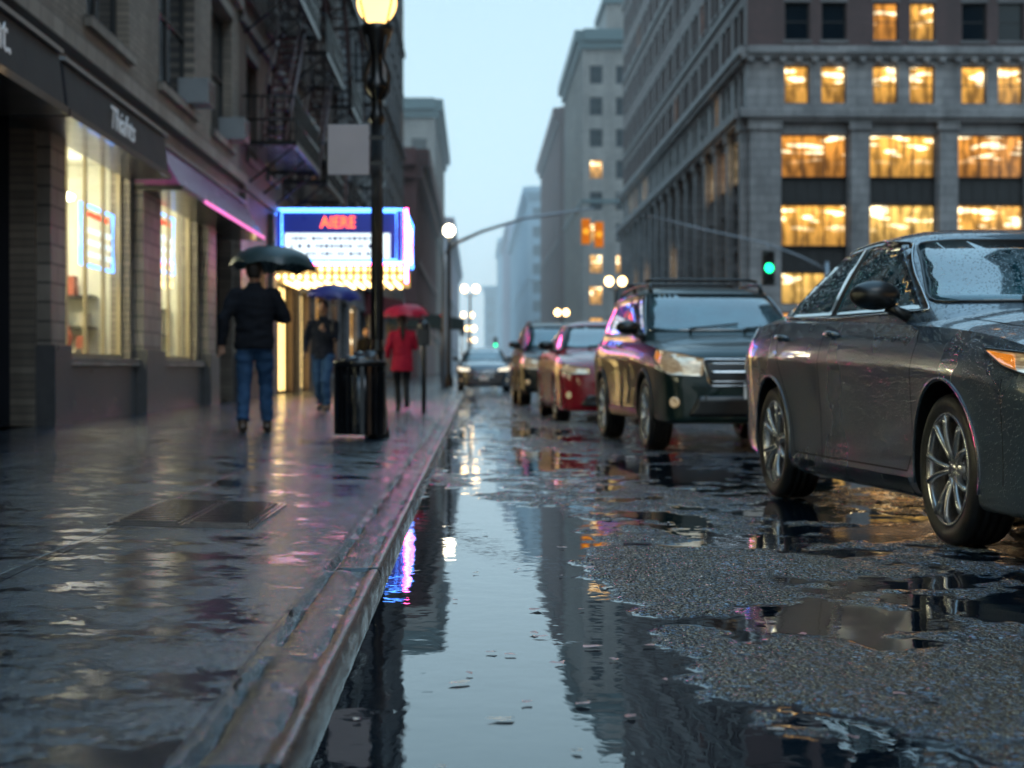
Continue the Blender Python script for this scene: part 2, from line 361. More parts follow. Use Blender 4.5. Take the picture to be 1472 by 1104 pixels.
h=thing('vault_cover','rusty steel sidewalk vault cover set in wet concrete','manhole cover',(-1.62,7.5,zw(-1.62)+.0025)); h.rotation_euler=(0,math.atan(.068/2.04),0)
b=MB(); b.box(0,.64,0,1.35,-.01,.004); b.box(.02,.31,.03,1.32,.003,.008); b.box(.33,.62,.03,1.32,.003,.008)
for i in range(14): b.box(.04,.29,.08+i*.088,.115+i*.088,.007,.015); b.box(.35,.60,.08+i*.088,.115+i*.088,.007,.015)
part('cover',b,[M('rusty_plate',(.11,.105,.11),.12,.6,bump=.004,bs=40)],h)
# mist hanging down the street (scattering volume plus added emission for scattered skylight)
t=NT('glowing_street_mist'); v=t.n('ShaderNodeVolumePrincipled',{'Color':(.90,.97,1.0,1),'Density':.0010,'Anisotropy':.0,'Emission Strength':.00052,'Emission Color':(.58,.82,.95,1)}); t.t.links.new(v.outputs[0],t.out.inputs['Volume'])
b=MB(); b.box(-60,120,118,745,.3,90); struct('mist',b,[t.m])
# ------------------------------------------------------------ facades
wcount={}; wrest={}; wcache={}
def win_into(mb,w,h,nv,nh,T=None,f=.07):
    mb.box(0,w,0,.06,0,f,0,T);mb.box(0,w,0,.06,h-f,h,0,T);mb.box(0,f,0.001,.059,f,h-f,0,T);mb.box(w-f,w,0.001,.059,f,h-f,0,T)
    for i in range(1,nv): x=w*i/nv; mb.box(x-f*.4,x+f*.4,.005,.055,f,h-f,0,T)
    for i in range(1,nh): z=h*i/nh; mb.box(f,w-f,.0,.05,z-f*.35,z+f*.35,0,T)
    mb.add([(f*.5,.04,f*.5),(w-f*.5,.04,f*.5),(w-f*.5,.04,h-f*.5),(f*.5,.04,h-f*.5)],[(0,1,2,3)],1,False,T)
def fac(root,F,L,z0,z1,ops,mw,rev=.28,sill=True,extra=None,mats=None,frame=None):
    b=MB(); rl=root.matrix_basis.inverted()@F
    us=sorted(set([0,L]+[o[0] for o in ops]+[o[1] for o in ops])); zs=sorted(set([z0,z1]+[o[2] for o in ops]+[o[3] for o in ops]))
    for i in range(len(us)-1):
        cu=(us[i]+us[i+1])/2; oc=[o for o in ops if o[0]<cu<o[1]]
        for j in range(len(zs)-1):
            cz=(zs[j]+zs[j+1])/2
            if any(o[2]<cz<o[3] for o in oc): continue
            b.add([(us[i],0,zs[j]),(us[i+1],0,zs[j]),(us[i+1],0,zs[j+1]),(us[i],0,zs[j+1])],[(0,1,2,3)])
    for o in ops:
        u0,u1,a,c=o[:4]; r=rev
        if o[4]=='sp':
            b.add([(u0,0,a),(u1,0,a),(u1,0,c),(u0,0,c),(u0,r,a),(u1,r,a),(u1,r,c),(u0,r,c)],[(0,3,7,4),(1,5,6,2)]); b.box(u0,u1,r-.14,r,a,c,2)
            for q in range(5): b.box(u0+.15+q*.63,u0+.6+q*.63,r-.17,r-.141,a+.15,c-.15,2)
            continue
        b.add([(u0,0,a),(u1,0,a),(u1,0,c),(u0,0,c),(u0,r,a),(u1,r,a),(u1,r,c),(u0,r,c)],[(0,4,5,1),(1,5,6,2),(2,6,7,3),(3,7,4,0)])
        if sill and o[4]: b.box(u0-.1,u1+.1,-.09,.02,a-.14,a,1); b.box(u0-.08,u1+.08,-.04,.02,c+.002,c+.2,1)
    if extra: extra(b)
    part('wall',b,mats or [mw,mw],root,rl)
    fr=frame or m_frame
    for o in ops:
        if not o[4] or o[4]=='sp': continue
        u0,u1,a,c,mt,nv,nh=o
        T=rl@Matrix.Translation((u0,rev-.1,a))
        k=wcount.get(root.name,0)
        if k<98:
            key=(round(u1-u0,2),round(c-a,2),nv,nh,mt.name,fr.name)
            if key not in wcache:
                w=MB(); win_into(w,u1-u0,c-a,nv,nh); wcache[key]=w.mesh('window',[fr,mt])
            part('window',wcache[key],None,root,T); wcount[root.name]=k+1
        else:
            key=(root.name,mt.name)
            if key not in wrest: wrest[key]=(MB(),root,[fr,mt])
            win_into(wrest[key][0],u1-u0,c-a,nv,nh,T)
def FR(x,y,rot): return Matrix.Translation((x,y,0))@Matrix.Rotation(math.radians(rot),4,'Z')
def shell(root,x0,x1,y0,y1,h,mat,t=.3):
    b=MB(); l=root.location; b.box(x0-l.x,x1-l.x,y0-l.y,y1-l.y,0,h); part('rear_wall',b,[mat],root)
A=thing('shop_building','tan masonry building with lit shop windows on wet pavement','building',(-5,-14,0))
FA=FR(-5,-14,90); Y0=-14
ops=[]
def g(y0,y1,a,c,m,nv=1,nh=1): ops.append((y0-Y0,y1-Y0,a,c,m,nv,nh))
shops=[(20.4,24.7),(26.6,30.6),(1,5),(7,11.5)]
for s0,s1 in shops: g(s0,s1,.92,3.65,None)
doors=[(15.2,19.4),(32.0,35.0)]
for s0,s1 in doors: g(s0,s1,.13,3.75,None)
for k,(a_,c_) in enumerate([(5.3,7.9),(9.2,11.6),(12.9,15.2)]):
    for s0,s1,nv in((22.0,24.7,2),(27.0,30.4,2),(32.3,35.0,2),(16.6,19.4,2),(11,13.8,2),(5,7.8,2),(-1,2,2)):
        g(s0,s1,a_,c_,m_wing,nv,2)
def exA(b):
    for y0,y1 in((19.5,20.2),(24.9,26.3),(30.85,31.8),(35.2,36.0),(14.3,15.0)):
        b.box(y0-Y0,y1-Y0,-.16,.02,1.05,4.0,1); b.box(y0-Y0-.05,y1-Y0+.05,-.22,.02,.13,1.05,2)
        b.box(y0-Y0-.04,y1-Y0+.04,-.2,.02,3.9,4.05,1)
    for s0,s1 in shops: b.box(s0-Y0-.15,s1-Y0+.15,-.12,.1,.82,.92,1); b.box(s0-Y0-.15,s1-Y0+.15,-.06,.02,.13,.80,2)
    b.box(0,50,-.18,.02,4.62,4.85,1); b.box(0,50,-.12,.02,8.3,8.5,1); b.box(0,50,-.5,.02,16.6,17.2,1); b.box(0,50,-.3,.02,16.2,16.6,1)
fac(A,FA,50,0,17,ops,m_tanb,extra=exA,mats=[m_tanb,m_tan,m_plinth])
shell(A,-22,-9.2,-14,36,17,m_tanb)
b=MB(); b.box(-4.2,0,0.01,49.99,16.9,17.0); b.box(-4.2,-.02,49.8,49.99,3.9,16.9);b.box(-4.2,-.02,.01,.2,0,16.9); part('roof',b,[m_tanb],A)
gA=[M('goods_red',(.4,.1,.06),.5),M('goods_blue',(.08,.12,.25),.5),M('goods_tan',(.5,.45,.35),.5)]
for i,(s0,s1) in enumerate(shops):
    L=s1-s0
    w=MB(); win_into(w,L,2.73,4,1,f=.06)
    me=w.mesh('shop_window',[m_framel,m_pane]); part('shop_window',me,None,A,Matrix.Translation((0,s0+14,.92))@Matrix.Rotation(PI/2,4,'Z')@Matrix.Translation((0,.12,0)))
    b=MB(); x0,x1=-4.1,-.30; u0,u1=s0+14-.4,s0+14+L+.4
    b.add([(x0,u0,.3),(x0,u1,.3),(x0,u1,3.75),(x0,u0,3.75),(x1,u0,.3),(x1,u1,.3),(x1,u1,3.75),(x1,u0,3.75)],[(0,1,2,3),(0,3,7,4),(1,5,6,2),(3,2,6,7)],0)
    b.add([(x0,u0,.3),(x0,u1,.3),(x1,u1,.3),(x1,u0,.3)],[(3,2,1,0)],1)
    for k in range(7):
        yy=u0+.3+k*(L/7)
        for zz in (.9,1.4,1.9,2.4):
            b.box(x0+.02,x0+.4,yy,yy+.5,zz,zz+.04,2)
            for q in range(3):
                hh=.12+.2*R.random(); b.box(x0+.1,x0+.3,yy+.03+q*.16,yy+.14+q*.16,zz+.04,zz+.04+hh,3+R.randrange(3))
    for zz in (.9,1.35,1.8):
        b.box(x0+.6,x1-.25,u1-.42,u1-.02,zz,zz+.04,2)
        xx=x0+.7
        while xx<x1-.4:
            hh=.12+.2*R.random(); b.box(xx,xx+.12,u1-.35,u1-.1,zz+.04,zz+.04+hh,3+R.randrange(3)); xx+=R.uniform(.15,.4)
    for k in range(4):
        yy=s0+14+.5+k*L/4; hh=R.uniform(.35,.7); b.box(x1-.75,x1-.35,yy,yy+.45,.3,.6+hh,5); b.tube([(x1-.55,yy+.22,.6+hh),(x1-.55,yy+.22,.75+hh),(x1-.55,yy+.22,.95+hh)],[.07,.12,.04],10,3+R.randrange(3))
    part('shop_interior',b,[m_wall,m_floor,m_frame]+gA,A)
    for k in range(3):
        yy=u0+.7+k*(L/3); b=MB(); b.box(-3.4,-.9,yy-.12,yy+.12,3.68,3.72); part('ceiling_light',b,[m_ceil],A)
    for k in range(3):
        b=MB(); yy=u0+1.1+k*(L/3); b.lathe([(.001,3.12),(.17,3.15),(.18,3.20),(.05,3.26),(.01,3.3),(.01,3.74)],14,0,Matrix.Translation((-.8,yy,0))); part('pendant_lamp',b,[m_ceil],A)
for s0,s1 in doors:
    b=MB(); u0,u1=s0+14,s1+14
    b.add([(-1.6,u0,.13),(-1.6,u1,.13),(-1.6,u1,3.75),(-1.6,u0,3.75),(-.28,u0,.13),(-.28,u1,.13),(-.28,u1,3.75),(-.28,u0,3.75)],[(0,1,2,3),(0,3,7,4),(1,5,6,2),(3,2,6,7),(0,4,5,1)],0)
    b.box(-1.58,-1.52,u0+.3,u0+1.3,.13,2.5,1); b.box(-1.58,-1.52,u0+1.4,u0+2.4,.13,2.5,1); b.tube([(-1.48,u0+1.2,1.0),(-1.48,u0+1.2,1.5)],.02,8,2)
    part('door',b,[m_dkpaint,m_wing,m_steel],A,label='dark recessed shop entrance door')
def fascia(name,label,y0,y1,dep,z0,z1,mat,slope=0,edge=None):
    a=thing(name,label,'awning',(-5,y0,0)); L=y1-y0
    b=MB(); d0=dep; d1=dep-slope
    b.add([(0.02,0,z0),(d0,0,z0),(d1,0,z1),(0.02,0,z1),(0.02,L,z0),(d0,L,z0),(d1,L,z1),(.02,L,z1)],[(0,1,2,3),(7,6,5,4),(1,5,6,2),(0,4,5,1),(3,2,6,7)])
    part('canopy',b,[mat],a,bevel=.02)
    b=MB(); b.box(0.02,d0+.03,-.02,L+.02,z0-.08,z0-.001); part('trim',b,[m_black],a)
    b=MB(); b.box(0.02,d1+.04,-.03,L+.03,z1+.002,z1+.05); part('capping',b,[m_steel],a)
    return a
def text(s,size,mat,parent,Mx,name='lettering',ext=.006,shear=0,sx=1,space=1.0):
    cu=bpy.data.curves.new(name,'FONT'); cu.body=s; cu.size=size; cu.extrude=ext; cu.align_x='CENTER'; cu.align_y='CENTER'; cu.shear=shear; cu.space_character=space
    o=link(bpy.data.objects.new(name,cu)); bpy.context.view_layer.update(); me=evalmesh(o); bpy.data.objects.remove(o)
    me.materials.clear(); me.materials.append(mat)
    return part(name,me,None,parent,Mx@Matrix.Diagonal((sx,1,1,1)))
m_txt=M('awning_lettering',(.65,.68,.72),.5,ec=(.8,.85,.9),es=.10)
RS=Matrix.Rotation(PI/2,4,'Z')@Matrix.Rotation(PI/2,4,'X')
RF=Matrix.Rotation(PI/2,4,'X')
a1=fascia('shop_awning','dark shop awning with white lettering above lit window',18.4,24.4,.62,3.56,4.08,m_dkpaint,.06)
text("Thiahts",.40,m_txt,a1,Matrix.Translation((.605,2.9,3.80))@RS,shear=.25,sx=1.25)
a2=fascia('shop_awning','plum shop awning with an added pink glow strip',24.9,34.5,.70,3.45,4.1,m_awn2,.38)
b=MB(); b.box(.735,.745,2.0,9.5,3.38,3.43); part('added_glow_strip',b,[EM('added_pink_glow',(1,.22,.62),1.6)],a2)  # glow strip added to give the awning edge its pink light
a0=fascia('shop_awning','dark deep awning with white lettering over doorway',5.0,16.9,.95,3.36,3.88,m_dkpaint,.06)
text("ent.",.46,m_txt,a0,Matrix.Translation((.93,9.62,3.66))@RS,sx=1.15)
for yy in(29.6,34.2):
    ac=thing('air_conditioner','small window air conditioner on masonry wall','air conditioner',(-5,yy,5.3))
    b=MB(); b.box(-.1,.42,-.35,.35,.02,.45,0)
    for k in range(8): b.box(.42,.43,-.3,.3,.06+k*.045,.08+k*.045,1)
    part('casing',b,[m_steel,m_frame],ac,bevel=.015)
m_sb=EM('soft_blue_neon',(.12,.35,1),6); m_srd=EM('soft_red_neon',(1,.1,.05),3); m_sw=EM('soft_white_sign',(.8,.92,1),2)
def neon_sign(x,y,z,w,h,col2,label):
    s=thing('neon_sign',label,'neon sign',(x,y,z))
    b=MB(); b.tube([(0,0,0),(0,w,0),(0,w,h),(0,0,h),(0,0,0)],.022,8); part('tube',b,[m_sb],s)
    b=MB()
    for i in range(3):
        xx=.12
        while xx<w-.25:
            l=.06+.1*R.random(); b.box(.0,.02,xx,xx+l,h*.15+i*h*.2,h*.15+i*h*.2+.07); xx+=l+.05
    part('lettering',b,[m_sw],s)
    b=MB(); b.box(0,.02,w*.2,w*.8,h*.82,h*.9); part('header',b,[col2],s)
neon_sign(-5.22,22.6,2.17,2.0,.8,m_srd,'blue neon sign inside shop window'); neon_sign(-5.22,27.6,2.4,1.9,.95,m_srd,'blue and red neon sign inside shop window')
B=thing('theatre_building','dark brown brick theatre building with fire escapes','building',(-5,36,0)); ops=[];Y0=36
def g(y0,y1,a,c,m,nv=1,nh=1): ops.append((y0-Y0,y1-Y0,a,c,m,nv,nh))
for k in range(6):
    z=5.4+k*3.5
    for q in range(7): g(37.2+q*3.6,39.0+q*3.6,z,z+2.2,m_lit2 if R.random()<.12 else m_wing,2,2)
g(37,40.5,.9,3.3,m_lity,3,1); g(43,46.5,.13,3.0,m_cream,4,1); g(47.2,51,.13,3.0,m_cream,4,1); g(52,56,.6,3.2,m_lit,3,1); g(57,61,.6,3.2,m_lity,3,1)
def exB(b):
    for k in range(7): b.box(0,26,-.12,.02,4.6+k*3.5,4.8+k*3.5,1)
    b.box(0,26,-.7,.02,26.2,27,1)
    for y in(36.1,41,46.8,51.4,56.4): b.box(y-36,y-36+.5,-.14,.02,.13,4.5,1)
fac(B,FR(-5,36,90),26,0,27,ops,m_brown,extra=exB,mats=[m_brown,m_limed])
shell(B,-22,-5.3,36.01,62,26.9,m_brown)
def lefty(name,label,y0,y1,h,mat,seed,litp):
    r=random.Random(seed); T=thing(name,label,'building',(-5,y0,0)); o=[]
    n=int((y1-y0)/3.4); L=y1-y0
    for k in range(int((h-5)/3.5)):
        for q in range(n):
            z=5.3+k*3.5; u=.8+q*L/n; o.append((u,u+1.6,z,z+2.1,m_lit2 if r.random()<litp else m_wing,2,2))
    for q in range(int(L/5)):
        u=.7+q*L/int(L/5); o.append((u,u+3.6,.5,3.3,r.choice([m_lit,m_lity,m_wing,m_lit2]),3,1))
    def ex(b):
        b.box(0,L,-.6,.02,h-.9,h,1); b.box(0,L,-.3,.02,4.2,4.6,1)
        for k in range(int((h-5)/7)): b.box(0,L,-.15,.02,8.0+k*7,8.3+k*7,1)
    fac(T,FR(-5,y0,90),L,0,h,o,mat,extra=ex,mats=[mat,m_greyb]); shell(T,-20,-5.3,y0+.01,y1-.01,h-.1,mat); return T
lefty('apartment_building','grey masonry apartment building above wet street',62,88,32,m_greyb,3,.12)
lefty('apartment_building','grey stone apartment building above street',88,117,31,m_greyb,4,.14)
def tower(name,label,x0,x1,y0,y1,h,mat,side,litp=.1,fl=3.6,bay=3.6,seed=1,front=True,cornice=None,wm=None):
    r=random.Random(seed); T=thing(name,label,'building',(x0,y0,0))
    cm=cornice or mat
    def mk(L,off):
        o=[]; n=max(1,int(L/bay))
        for k in range(int((h-5)/fl)):
            for q in range(n):
                z=4.6+k*fl; u=L/n*(q+.25); o.append((u,u+L/n*.5,z,z+fl*.58,m_lit if r.random()<litp else (wm or m_wing),1,2))
        return o
    def ex(L):
        def f(b):
            b.box(-.01,L+.01,-1.0,.02,h-1.3,h+.01,1); b.box(0,L,-.5,.02,h-2.2,h-1.3,1); b.box(0,L,-.3,.02,4.0,4.4,1); b.box(0,L,-.25,.02,h*.5,h*.5+.4,1)
            n=max(1,int(L/bay))
            for q in range(n+1): u=min(max(L/n*q,.2),L-.2); b.box(u-.2,u+.2,-.12,.02,4.4,h-2.2,0)
        return f
    if front: fac(T,FR(x0,y0,0),x1-x0,0,h,mk(x1-x0,0),mat,extra=ex(x1-x0),mats=[mat,cm],sill=False)
    if side=='L': fac(T,FR(x0,y1,-90),y1-y0,0,h,mk(y1-y0,0),mat,extra=ex(y1-y0),mats=[mat,cm],sill=False)
    if side=='R': fac(T,FR(x1,y0,90),y1-y0,0,h,mk(y1-y0,0),mat,extra=ex(y1-y0),mats=[mat,cm],sill=False)
    shell(T,x0+.31,x1-.31,y0+.31,y1,h-.2,mat); return T
tower('distant_building','pale stone building with green cornice far along street',-16,-5.0,204,260,33,m_beige,'R',.2,seed=5,cornice=m_cop)
tower('distant_building','brown brick building along hazy street',-14,-4.6,130,190,17.5,m_redt,'R',.15,seed=6)
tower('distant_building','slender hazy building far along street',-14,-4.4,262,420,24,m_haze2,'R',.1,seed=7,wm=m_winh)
t1=tower('stone_tower','beige stone tower with overhanging green copper cornice',12.5,34,200,241,40.5,m_beige,'L',.24,fl=3.7,bay=3.0,seed=8,cornice=m_cop)
b=MB(); b.box(3,14,4,18,40.3,44.5); b.box(2.6,14.4,3.6,18.4,44.5,45.3,1); part('penthouse',b,[m_beige,m_cop],t1)
tower('brick_tower','red brown brick tower beyond stone building',11.9,30,243,314,38,m_redt,'L',.08,seed=9,cornice=m_redt)
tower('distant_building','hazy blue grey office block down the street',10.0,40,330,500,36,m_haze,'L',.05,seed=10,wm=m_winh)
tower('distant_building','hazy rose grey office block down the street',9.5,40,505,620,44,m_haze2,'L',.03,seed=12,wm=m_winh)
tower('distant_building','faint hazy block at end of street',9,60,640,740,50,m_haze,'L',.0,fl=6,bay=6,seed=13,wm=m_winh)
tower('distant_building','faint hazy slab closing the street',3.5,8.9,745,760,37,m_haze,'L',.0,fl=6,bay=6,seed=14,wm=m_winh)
RB=thing('office_building','grand limestone corner office building with lit windows','building',(13.5,85,0))
def rb_ops(L,n,off,pitch,litp,r,lowlit,front=False):
    o=[]
    for q in range(n):
        u=off+q*pitch
        pick=lambda p: r.choice([m_lit,m_lit,m_lity,m_lit2]) if r.random()<p else m_wing
        o.append((u,u+3.3,.5,3.6,m_lit2 if r.random()<lowlit else m_wing,3,1)); o.append((u,u+3.3,4.0,5.6,pick(litp*.8),3,1)); o.append((u,u+3.3,5.6,6.9,'sp'))
        o.append((u,u+3.3,6.9,9.0,pick(litp),3,1)); o.append((u,u+3.3,9.0,10.35,'sp')); o.append((u,u+3.3,10.35,12.5,pick(litp),3,1))
        for z,hh,p in [(14.05,1.9,litp),(17.2,1.9,litp*.12)]+[(20.6+3.4*k,1.9,litp*.2) for k in range(7)]:
            for j,du in enumerate((.15,2.0)):
                m=pick(p)
                if front and z==17.2: m=m_lit2 if (q,j) in((1,0),(3,0)) else (m_lit if (q,j)==(1,1) else m_wing)
                o.append((u+du,u+du+1.25,z,z+hh,m,1,2))
    return o
def rb_ex(L,n,off,pitch):
    def f(b):
        us=[off+q*pitch for q in range(n)]
        edges=[0]+[u+3.3 for u in us]; 
        for i,u in enumerate(us+[None]):
            a_=edges[i]; c_=u if u is not None else min(L,a_+1.15)
            if c_-a_>.3: b.box(a_+.12,c_-.12,-.28,.02,.8,12.7,0); b.box(a_+.02,c_-.02,-.42,.02,0,.8,0); b.box(a_+.02,c_-.02,-.4,.02,12.7,13.1,0)
        b.box(-.4 if off<3 else 0,L,-.62,.02,13.3,13.75,0); b.box(0,L,-.42,.02,13.1,13.3,0)
        b.box(0,L,-.45,.02,16.5,16.85,0); b.box(0,L,-.25,.02,16.3,16.5,0)
        k=0
        while k*.8<L: b.box(k*.8,k*.8+.3,-.38,-.0,16.1,16.3,0); k+=1
        for z in(19.8,26.8,33.6): b.box(0,L,-.15,.02,z,z+.3,1)
        b.box(0,L,-1.2,.02,44,45.3,0)
    return f
r=random.Random(21)
def rbfac(F,L,n,off,litp,lowlit,front=False):
    ops=rb_ops(L,n,off,4.45,litp,r,lowlit,front); ex=rb_ex(L,n,off,4.45)
    lo=[o for o in ops if o[2]<16.4]; hi=[o for o in ops if o[2]>=16.4]
    fac(RB,F,L,0,16.4,lo,m_lime,rev=.38,sill=False,extra=ex,mats=[m_lime,m_limed,m_frame])
    fac(RB,F,L,16.4,45,hi,m_redb,rev=.3,mats=[m_redb,m_limed])
rbfac(FR(13.5,85,0),32.9,7,1.74,1.3,.7,True)
rbfac(FR(13.5,157,-90),72,16,.9,.2,.3)
shell(RB,13.9,46,85.4,157,44.9,m_redb)
NR=thing('corner_building','dark slate brick corner building across the street','building',(14,-30,0))
o=[]
for k in range(7):
    for q in range(18): o.append((1+q*3.7,2.8+q*3.7,5+3.5*k,7.1+3.5*k,m_lit2 if R.random()<.12 else m_wing,2,2))
for q in range(12): o.append((1+q*5.6,5+q*5.6,.6,3.4,R.choice([m_lity,m_lit,m_wing,m_lit2]),3,1))
fac(NR,FR(14,38,-90),68,0,30,o,m_slate,mats=[m_slate,m_greyb]); shell(NR,14.31,40,-30,38,29.9,m_slate)
for (nm,mt),(mb,root,mats) in wrest.items(): part('window',mb,mats,root,stuff=True)
# ------------------------------------------------------------ fire escapes
m_redlit=M('red_lit_iron',(.07,.026,.024),.4)  # red light falling on the stairs is put into their colour
def fire_escape(y0,y1,levels,label):
    F=thing('fire_escape',label,'fire escape',(-5,y0,0)); L=y1-y0
    for i,z in enumerate(levels):
        b=MB()
        for k in range(12): b.box(.03+k*.09,.06+k*.09,0,L,z,z+.03)
        b.box(0,1.15,0,.05,z-.05,z+.05); b.box(0,1.15,L-.05,L,z-.05,z+.05); b.box(1.1,1.16,0,L,z-.08,z+.05)
        for u in(.3,L/2,L-.3): b.tube([(1.1,u,z-.02),(0,u,z-.9)],.025,6)
        part('platform',b,[m_black],F)
        b=MB()
        for hz in(.5,1.0):
            b.tube([(0,0.02,z+hz),(1.13,.02,z+hz),(1.13,L-.02,z+hz),(0,L-.02,z+hz)],.024,6)
        u=0
        while u<=L: b.box(1.113,1.147,u,u+.034,z,z+1.0); u+=.17
        u=.1
        while u<=1.1: b.box(u,u+.03,0.01,.03,z,z+1.0); u+=.15
        part('railing',b,[m_black],F)
        if i<len(levels)-1:
            b=MB(); z2=levels[i+1]; up=(i%2==0); ya,yb=(.5,L-.7) if up else (L-.7,.5)
            for xx in(.35,.85): b.tube([(xx,ya,z),(xx,yb,z2)],.05,6); b.tube([(xx,ya,z+.8),(xx,yb,z2+.8)],.025,6)
            n=14
            for k in range(1,n): t=k/n; b.box(.35,.85,ya+(yb-ya)*t-.1,ya+(yb-ya)*t+.1,z+(z2-z)*t,z+(z2-z)*t+.04)
            part('stair',b,[m_redlit],F)
fire_escape(36.5,42.0,[5.6,8.9,12.3,15.7,19.1],'black iron fire escape with red-lit stairs on brick wall')
fire_escape(44.0,49.5,[5.6,8.9,12.3,15.7,19.1],'black iron fire escape on dark brick wall')
fire_escape(53,58,[5.6,8.9,12.3,15.7,19.1],'black iron fire escape on dark brick wall')
fire_escape(66,72,[8.4,11.9,15.4,18.9,22.4],'black iron fire escape on grey apartment wall')
# ------------------------------------------------------------ theatre marquee
Q=thing('theatre_marquee','glowing theatre marquee with blue neon border and bulbs','marquee',(-5,42.2,0))
W=3.22
b=MB(); b.box(0.0,W,0,4.2,3.38,4.74); part('cabinet',b,[m_mblue],Q,bevel=.02)
for nm,z0,z1,mt,x0,x1 in(('letter_board',3.5,4.12,m_mwhite,.28,W-.36),('header_panel',4.17,4.6,m_mblue,.28,W-.36)):
    b=MB(); b.box(x0,x1,-.03,-.005,z0,z1); part(nm,b,[mt],Q)
b=MB()
for row in range(3):
    x=.42
    while x<W-.6:
        l=R.choice([.05,.08,.1,.06]); b.box(x,x+l,-.04,-.031,3.56+row*.19,3.56+row*.19+.11); x+=l+R.choice([.04,.04,.12])
part('letter_board_lettering',b,[M('board_letters',(.04,.06,.14),.5,ec=(.3,.4,.9),es=.12)],Q)
text("AIERE",.40,m_mred,Q,Matrix.Translation((1.58,-.05,4.38))@RF,name='header_lettering',ext=.01,space=1.0,sx=.86)
b=MB(); e=.05
for off,zz0,zz1 in((.05,3.41,4.71),(.2,3.46,4.66)):
    b.tube([(off,-e,zz0),(W-off,-e,zz0),(W-off,-e,zz1),(off,-e,zz1),(off,-e,zz0)],.019,8)
b.tube([(W+.04,.1,3.5),(W+.04,4.1,3.5),(W+.04,4.1,4.65),(W+.04,.1,4.65),(W+.04,.1,3.5)],.022,8)
part('blue_neon_tube',b,[m_blue],Q)
b=MB(); b.box(W+.005,W+.03,.2,4.0,3.62,4.5); part('side_panel',b,[EM('rose_side_panel',(1,.10,.28),9)],Q)
b=MB(); b.tube([(W+.05,-.08,2.9),(W+.05,-.08,4.72)],.032,8); part('pink_neon_tube',b,[m_pink],Q)
b=MB(); b.box(0.05,W-.05,-.07,-.03,3.345,3.37); part('added_pink_strip',b,[m_rose],Q)  # glow strip added to strengthen pink reflections on the pavement
b=MB(); b.box(0,W-.03,.02,4.1,2.98,3.33); part('soffit_box',b,[m_soff],Q)
b=MB()
for k in range(18):
    for zz in(3.05,3.24): b.ell((.1+k*(W-.2)/17,-.01,zz),.042,.042,.055,n=6)
for k in range(12):
    for j in range(6): b.ell((.25+k*(W-.5)/11,.4+j*.6,2.95),.045,.045,.045,n=6)
part('bulb_row',b,[m_bulb],Q)
for y,c,l,x1 in((96,(.015,.03,.03),'dark entrance canopy',4.3),(76,(.10,.015,.02),'dark red entrance canopy',2.6)):
    K=thing('entrance_canopy',l+' reaching over pavement','canopy',(-5,y,0)); b=MB()
    b.add([(0,0,3.2),(x1,0,3.0),(x1,0,3.6),(0,0,4.2),(0,3,3.2),(x1,3,3.0),(x1,3,3.6),(0,3,4.2)],[(0,1,2,3),(7,6,5,4),(1,5,6,2),(0,4,5,1),(3,2,6,7)])
    part('canvas',b,[M('canopy_cloth',c,.5)],K)
    for q in(.1,2.9): b=MB(); b.tube([(x1-.1,q,.1),(x1-.1,q,3.05)],.03); part('post',b,[m_chrome],K)
# ------------------------------------------------------------ street lamp (near)
zl=zw(-1.02)
SL=thing('street_lamp','black ornate street lamp with glowing globe on wet kerb','street lamp',(-1.02,17.5,zl))
b=MB()
b.lathe([(.001,0),(.13,0),(.13,.06),(.11,.10),(.105,.30),(.085,.36),(.095,.40),(.07,.5),(.062,.85),(.072,.87),(.072,.91),(.060,.95),(.054,3.2),(.08,3.25),(.08,3.3),(.056,3.34),(.056,3.5),(.11,3.56),(.11,3.62),(.065,3.68),(.055,3.9),(.10,3.98),(.16,4.15),(.17,4.21),(.001,4.25)],20)
for k in range(12): t=2*PI*k/12; b.tube([(.060*math.cos(t),.060*math.sin(t),1.0),(.052*math.cos(t),.052*math.sin(t),3.2)],.008,5)
part('post',b,[m_black],SL)
b=MB()
for k in range(4):
    t=PI/4+PI/2*k; c,s=math.cos(t),math.sin(t)
    b.tube([(c*.06,s*.06,3.45),(c*.16,s*.16,3.55),(c*.17,s*.17,3.75),(c*.09,s*.09,3.9),(c*.14,s*.14,4.1)],.014,6)
    b.tube([(c*.15,s*.15,4.21),(c*.222,s*.222,4.43),(c*.15,s*.15,4.66)],.009,6)
b.lathe([(.13,4.66),(.15,4.69),(.10,4.76),(.03,4.82),(.03,4.9),(.001,4.96)],16)
part('scrollwork',b,[m_black],SL)
b=MB(); b.ell((0,0,4.45),.205,.205,.225,n=18); part('globe',b,[m_globe],SL)
sg=thing('street_sign','worn blank grey sign plate strapped to lamp post','sign',(-1.02,17.4,zl))
b=MB(); b.box(-.49,-.07,-.05,-.035,2.67,3.18); part('plate',b,[M('worn_sign',(.42,.38,.40),.4,var=.2)],sg,bevel=.006)
for zz in(2.77,3.03): b=MB(); b.box(-.3,.08,-.035,-.02,zz,zz+.04); part('strap',b,[m_black],sg)
TC=thing('litter_bin','black slatted steel litter bin on wet pavement','trash can',(-1.17,17.15,zw(-1.17)))
b=MB(); b.lathe([(.001,.04),(.225,.04),(.225,.70),(.21,.70),(.21,.06)],24)
for k in range(22):
    t=2*PI*k/22; T=Matrix.Rotation(t,4,'Z'); b.box(.24,.262,-.019,.019,.04,.72,0,T)
part('slatted_body',b,[M('bin_steel',(.012,.014,.018),.25,.5,coat=.5)],TC)
b=MB(); b.lathe([(.22,.72),(.26,.72),(.275,.75),(.265,.78),(.21,.78)],28); part('rim',b,[m_black],TC)
b=MB(); 
for k in range(9): b.ell((R.uniform(-.15,.15),R.uniform(-.14,.14),.77+R.uniform(-.03,.07)),.09,.08,.07,n=7)
